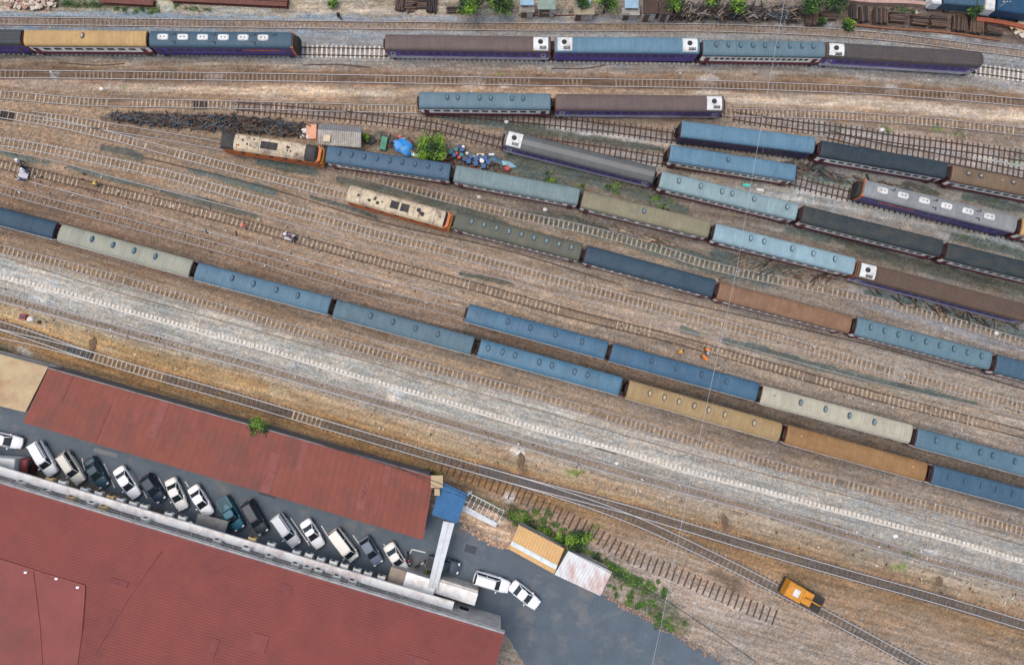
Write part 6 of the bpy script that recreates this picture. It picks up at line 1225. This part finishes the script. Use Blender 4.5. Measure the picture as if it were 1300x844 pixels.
# white litter and drums on the ground
for i, (x, y, r_, l_) in enumerate([(129, 113, .28, 'white round bag on the dirt between the two upper left lines'), (209, 149, .3, 'pale cyan litter on the black timber heap'), (230, 150, .22, 'white litter at the right end of the black timber heap'), (643, 155, .28, 'white ball of litter below the blue grey and brown coaches'), (608, 250, .25, 'white scrap on the puddle left of the pale grey coach'), (692, 266, .28, 'white litter near the end of the pale grey coach'), (783, 588, .25, 'white litter lying on the doubled rails'), (1120, 165, .3, 'white stick of litter on the sleepers above the black roofed coach'), (1137, 680, .3, 'small white rag on the ballast strip'), (1265, 423, .3, 'pale rag on grey gravel under the ribbed brown coach')]):
    lump(x, y, r_*1.2, r_, .25, M('white_bag', (220, 216, 210), .7), 'litter', l_, 'litter', seed=40+i)
for i, (x, y, c_, l_) in enumerate([(948, 235, (90, 210, 200), 'turquoise sheet on the gravel between the light blue coaches'), (965, 241, (214, 214, 210), 'white metal grid on gravel between the light blue coaches')]):
    a = P(x, y, .1); o = MB().bbox(-.55, .55, -.2, .2, 0, .1).build('sheet_panel', M('sheet_'+str(i), c_, .6)); o.location = (a.x, a.y, 0); o.rotation_euler = (0, 0, -.1); tag(o, l_, 'panel')
a = P(1055, 240, .1)
# dark rail crossing plates
for i, (x, y, rz, l_) in enumerate([(254, 133, 0, 'dark timber crossing plate on the upper left line'), (8, 147, -.2, 'dark switch plate at the left edge'), (100, 447, -.3, 'dark crossing plate on the rust stained main line')]):
    a = P(x, y, .1); t = thing('crossing_plate', l_, 'crossing plate', (a.x, a.y, 0), rz)
    for k_ in range(5 if i < 2 else 9): MB().box(-.12, .12, -.7, .7, 0, .1).build('plank', tb[0] if i != 2 else tb[3], t, ((k_-(2 if i < 2 else 4))*.42, 0, 0))
# cable, poles
polem = M('galvanised_pole', (150, 152, 154), .5, .3)
def pole(base, top, label, arm=None):
    b_ = P(base[0], base[1], 0)
    # height from the camera geometry: the top lies above the base
    dr_ = np.array([top[0]-VX, top[1]-VY]); br = np.array([base[0]-VX, base[1]-VY]); kk = np.linalg.norm(dr_)/np.linalg.norm(br); h_ = H*(1-1/kk)
    t = thing('utility_pole', label, 'pole', b_); MB().tube([(0, 0, 0), (0, 0, h_)], .09, 8, 0, .06).build('mast', polem, t)
    MB().tube([(-.55, 0, h_-.25), (.55, 0, h_-.25)], .05, 6).build('crossarm', polem, t); MB().box(-.2, .2, -.2, .2, 0, .3).build('footing', conc_s, t)
    for x in (-.5, .5): MB().cyl((x, 0, h_-.22), .06, .18, 8, 0).build('insulator', white, t)
    return b_, h_
b1, h1 = pole((910, 356), (938, 337), 'utility pole standing beside the rust orange coach, carrying the thin cable')
b2, h2 = pole((988, 10), (997, -1), 'short utility pole in the scrap heap at the top edge'); b3, h3 = pole((1163, 17), (1180, -1), 'leaning pole among the timber stacks at the top'); b4, h4 = pole((1254, 20), (1279, -2), 'utility pole beside the blue truck at the top')
def cable(pts, r_, label, m_):
    s = MB(); out = []
    for i in range(len(pts)-1):
        a, b_ = Vector(pts[i]), Vector(pts[i+1])
        for k_ in range(12): f = k_/12; v = a.lerp(b_, f); v.z -= 1.0*4*f*(1-f)*.6; out.append(v)
    out.append(Vector(pts[-1])); s.tube(out, r_, 5); return tag(s.build('overhead_cable', m_), label, 'cable')
cgm = M('cable_grey', (170, 172, 178), .5, .2)
ptop = b1+Vector((-.5, 0, h1-.03)); pt2 = b1+Vector((.5, 0, h1-.03))
cable([P(1008, -60, 9.5), ptop, P(838, 800, 9.5), P(820, 900, 9.5)], .023, 'thin pale overhead cable crossing the whole yard over the utility pole', cgm)
cable([P(1012, -60, 9.5), pt2, P(841, 800, 9.5), P(823, 900, 9.5)], .014, 'second thin overhead cable running just beside the paler one', M('cable_dark', (120, 124, 130), .5))
ck = M('cable_black', (44, 46, 50), .6)
cable([P(-60, 432, 6.2), P(200, 503, 6.2), P(420, 568, 6.2), P(555, 612, 6.2), P(600, 634, 6.0), P(840, 758, 6.0), P(960, 840, 6)], .05, 'black bundled cable running along the track side edge of the shed roofs', ck)
cable([P(-60, 428, 6.4), P(240, 513, 6.4), P(470, 575, 6.2), P(560, 622, 6.2), P(605, 638, 6.0), P(843, 764, 6.0)], .035, 'thinner black cable beside the bundled one over the shed edge', ck)
# signal box with white drum
a = P(28, 402, .5); t = thing('equipment_box', 'red framed dark equipment box on the ballast at the far left', 'box', (a.x, a.y, 0), -.15); MB().bbox(-.45, .45, -.4, .4, 0, .5).build('frame', M('red_frame', (150, 60, 56), .6), t); MB().box(-.3, .3, -.25, .25, .5, .55).build('lid', M('dark_lid', (50, 56, 70), .5), t)
lump(39, 405, .5, .4, .4, M('white_bag', (220, 216, 210), .7), 'sack', 'white sack right beside the red framed equipment box', 'sack', seed=61); lump(50, 409, .3, .25, .3, M('dark_scrap', (60, 62, 60), .8), 'scrap_lump', 'small dark lump right of the white sack', 'scrap', seed=62)
for i, (x, y, rx, ry) in enumerate([(118, 436, .7, .9), (662, 583, .6, .9), (920, 662, .5, 1.0), (1192, 737, .6, .6), (986, 676, .25, .2)]):
    lump(x, y, rx*.8, ry, .14, M('dark_earth_heap', (104, 84, 66), .9, var=.35, sc=3, bump=.6), 'earth_heap', ['dark earth heap above the main line left of the long red roof', 'dark earth heap above the main line in the middle', 'dark earth heap above the curved branch', 'dark earth heap near the lower right', 'tiny dark heap above the curved branch'][i], 'heap', seed=70+i)
# ------------------------------------------------------------------ people
skin = M('skin', (150, 104, 78), .6); hair = M('hair', (30, 26, 24), .7)
def body_mesh(pose):
    "one skinned surface; pose 0 standing/walking, 1 bending"
    if pose == 0: J = [(0, 0, .95), (0, 0, 1.2), (.01, 0, 1.42), (.02, 0, 1.52), (.03, 0, 1.66), (.0, .1, .92), (.16, .11, .5), (.2, .11, .07), (.32, .12, .04), (0, -.1, .92), (-.1, -.11, .5), (-.24, -.11, .08), (-.13, -.12, .04), (0, .2, 1.4), (-.08, .25, 1.12), (.06, .24, .88), (0, -.2, 1.4), (.1, -.25, 1.13), (.28, -.22, .98)]
    else: J = [(-.1, 0, .85), (.08, 0, 1.05), (.3, 0, 1.18), (.38, 0, 1.22), (.52, 0, 1.24), (-.1, .1, .83), (.02, .13, .46), (-.06, .13, .07), (.08, .14, .04), (-.1, -.1, .83), (.05, -.13, .46), (-.04, -.13, .07), (.1, -.14, .04), (.28, .2, 1.16), (.4, .22, .9), (.52, .16, .66), (.28, -.2, 1.16), (.42, -.22, .9), (.54, -.14, .68)]
    E = [(0, 1), (1, 2), (2, 3), (3, 4), (0, 5), (5, 6), (6, 7), (7, 8), (0, 9), (9, 10), (10, 11), (11, 12), (2, 13), (13, 14), (14, 15), (2, 16), (16, 17), (17, 18)]
    R = [.15, .145, .13, .065, .11, .1, .07, .05, .045, .1, .07, .05, .045, .07, .05, .04, .07, .05, .04]
    me = bpy.data.meshes.new('person'); me.from_pydata(J, E, []); o = bpy.data.objects.new('tmp', me); COL.objects.link(o)
    md = o.modifiers.new('s', 'SKIN'); sv = me.skin_vertices[0].data
    for i, r_ in enumerate(R): sv[i].radius = (r_, r_*(1.25 if i in (1, 2) else 1)); sv[i].use_root = (i == 0)
    o.modifiers.new('b', 'SUBSURF').levels = 1
    bpy.context.view_layer.update(); dg = bpy.context.evaluated_depsgraph_get(); out = bpy.data.meshes.new_from_object(o.evaluated_get(dg)); bpy.data.objects.remove(o); out.name = 'body'
    return out, J
BM_ = [body_mesh(0), body_mesh(1)]
def person(px, py, rz, pose, shirt, trouser, label, hat=None):
    a = P(px, py, 1.0); J = BM_[pose][1]; t = thing('person', label, 'person', (a.x, a.y, 0.02), rz)
    me = BM_[pose][0].copy(); me.materials.clear(); me.materials.append(skin); place('body', me, t)
    sm_ = M('cloth_'+str(shirt), shirt, .8, var=.05); tm = M('cloth_'+str(trouser), trouser, .8, var=.05)
    s = MB(); s.tube([J[0], J[1], J[2]], .185, 12, 0, .2); s.tube([J[2], J[13], J[14]], .095, 8); s.tube([J[2], J[16], J[17]], .095, 8); s.build('shirt', sm_, t)
    s = MB(); s.tube([(J[0][0], J[0][1], J[0][2]+.08), (J[0][0], J[0][1], J[0][2]-.08)], .185, 12); s.tube([J[5], J[6], J[7]], .125, 8, 0, .085); s.tube([J[9], J[10], J[11]], .125, 8, 0, .085); s.build('trousers', tm, t)
    hd = J[4]; s = MB(); n = 12
    s.loft([[(hd[0]-.015+r_*math.cos(2*PI*i/n), r_*math.sin(2*PI*i/n), hd[2]+z) for i in range(n)] for r_, z in ((.115, .0), (.13, .06), (.1, .12), (.03, .15))]+[], 0, True)
    if hat: s.loft([[(hd[0]+.03+r_*math.cos(2*PI*i/n), r_*math.sin(2*PI*i/n), hd[2]+z) for i in range(n)] for r_, z in ((.19, .03), (.19, .05))], 0, True)
    s.build('hat' if hat else 'hair', M('hat_'+str(hat), hat, .7) if hat else hair, t)
    s = MB()
    for j in (15, 18):
        for f in range(4): s.tube([J[j], (J[j][0]+.03, J[j][1]+(f-1.5)*.018, J[j][2]-.07-.008*(f in (1, 2))), (J[j][0]+.045, J[j][1]+(f-1.5)*.018, J[j][2]-.1)], .009, 5)
        s.tube([J[j], (J[j][0]+.05, J[j][1]+.01, J[j][2]-.04)], .01, 5)
    s.build('hand', skin, t)
    return t
orr = (230, 130, 50)
person(430, 20, 2.2, 0, (34, 36, 44), (60, 66, 80), 'person in dark clothes walking on the ballast of the topmost line')
person(24, 205, .4, 0, (200, 206, 214), (50, 54, 70), 'person in a pale shirt standing above the rail trolley', (230, 230, 226)); person(29, 212, 2.6, 1, (40, 42, 54), (44, 48, 60), 'person in dark clothes bending over the rail trolley'); person(31, 217, 1, 0, (226, 232, 238), (70, 110, 150), 'person in a white shirt just above the trolley in the left group', (200, 220, 236)); person(24, 227, -.5, 0, (226, 222, 214), (90, 130, 170), 'person in white top and blue trousers below the left group')
person(119, 233, .2, 1, (216, 196, 90), (60, 84, 120), 'person in a yellow shirt bending over the sleepers')
person(308, 287, .6, 1, (210, 90, 70), (190, 180, 170), 'person in a red top crouching on the track')
person(361, 297, .2, 1, (222, 226, 232), (120, 130, 150), 'person in a white shirt bending at the left of the track trio'); person(367, 300, 1.4, 0, (160, 90, 80), (90, 90, 100), 'person in a reddish shirt in the middle of the track trio'); person(374, 302, -2, 1, (40, 42, 52), (44, 46, 56), 'person in dark clothes at the right of the track trio')
person(897, 443.5, -1.2, 0, orr, (70, 74, 88), 'worker in orange on the buried track, the upper of the pair', (240, 140, 50)); person(893, 452, -.9, 1, orr, (60, 64, 80), 'worker in orange bending down, the lower of the pair', (240, 140, 50)); person(899, 448, 2, 0, (220, 224, 230), (80, 90, 110), 'person in a pale shirt between the orange workers')
person(863, 447, .4, 1, (226, 160, 60), (120, 110, 90), 'person in faded orange crouching left of the orange pair')
for i, (x, y, l_) in enumerate([(30, 222, 'small flat hand trolley with wheels in the left group of people'), (368, 301, 'small flat hand trolley in the trio of people on the track')]):
    a = P(x, y, .3); t = thing('rail_trolley', l_, 'trolley', (a.x, a.y, 0), -.25); MB().bbox(-.7, .7, -.5, .5, .3, .38).build('deck', lilac, t)
    for xx in (-.45, .45):
        for yy in (-.56, .5): MB().cyl((xx, yy, .2), .14, .06, 12, 0, 'y').build('wheel', black, t)
# sleeper/rail fastening boxes beside tracks: small lineside posts
for i, (x, y, l_) in enumerate([(861, 97, 'thin white lineside post left of the pale splash on the dark line'), (71, 96, 'thin white lineside post on the dark line at the far left'), (658, 562, 'white lineside post beside the doubled rail line in the middle'), (1143, 478, 'white lineside post right of the green wet strip'), (599, 120, 'white lineside post above the lone blue grey coach')]):
    a = P(x, y, 0); t = thing('lineside_post', l_, 'post', a, 0, 'white lineside posts'); MB().cyl((0, 0, 0), .07, 1.1, 8).build('stem', white, t); MB().bbox(-.12, .12, -.12, .12, 1.1, 1.2, .02).build('cap', white, t)

plank_heap('gravel_crumbs', [(588, 668, 3), (625, 690, 3), (648, 693, 3), (655, 697, 2)], 260, (.08, .35), [M('rubble_tan', (186, 156, 124), .9), M('rubble_brown', (152, 122, 104), .9)], '', seed=81, h=.05, wd=(.08, .3))
plank_heap('gravel_crumbs', [(770, 757, 2), (830, 790, 4), (900, 830, 4)], 200, (.08, .3), [M('rubble_brown', (152, 122, 104), .9), tb[2]], '', seed=82, h=.05, wd=(.08, .25))
plank_heap('lineside_litter', [(0, 215, 25), (300, 300, 30), (700, 400, 35), (1300, 540, 40)], 260, (.1, .45), [tb[1], tb[2], wood_l, M('litter_white', (206, 204, 198), .8), tb[0]], '', seed=83, h=.05, wd=(.05, .16))
plank_heap('lineside_litter', [(0, 385, 20), (500, 530, 22), (900, 640, 25), (1300, 760, 25)], 200, (.1, .4), [tb[1], tb[2], M('litter_white', (206, 204, 198), .8), tb[0]], '', seed=84, h=.05, wd=(.05, .16))
# ------------------------------------------------------------------ light
w = bpy.data.worlds.new('World'); SC.world = w; w.use_nodes = True; nt = w.node_tree
sky = nt.nodes.new('ShaderNodeTexSky'); sky.sky_type = 'NISHITA'; sky.sun_disc = False
SUN_E, SUN_A = 74, 275
sky.sun_elevation = math.radians(SUN_E); sky.sun_rotation = math.radians(SUN_A); sky.air_density = 1.0; sky.dust_density = 4.0; sky.ozone_density = 1.0
nt.links.new(sky.outputs[0], nt.nodes['Background'].inputs[0]); nt.nodes['Background'].inputs[1].default_value = .145
ld = bpy.data.lights.new('sun', 'SUN'); ld.energy = .95; ld.angle = math.radians(55); ld.color = (1, .95, .88)
lo = bpy.data.objects.new('sun', ld); COL.objects.link(lo)
# sun direction: azimuth measured clockwise from +Y
az = math.radians(SUN_A); el = math.radians(SUN_E)
sd = Vector((math.sin(az)*math.cos(el), math.cos(az)*math.cos(el), math.sin(el)))
lo.rotation_mode = 'QUATERNION'; lo.rotation_quaternion = sd.to_track_quat('Z', 'Y')
SC.view_settings.view_transform = 'Standard'; SC.view_settings.look = 'None'; SC.view_settings.gamma = 1.0; SC.view_settings.exposure = 0.5
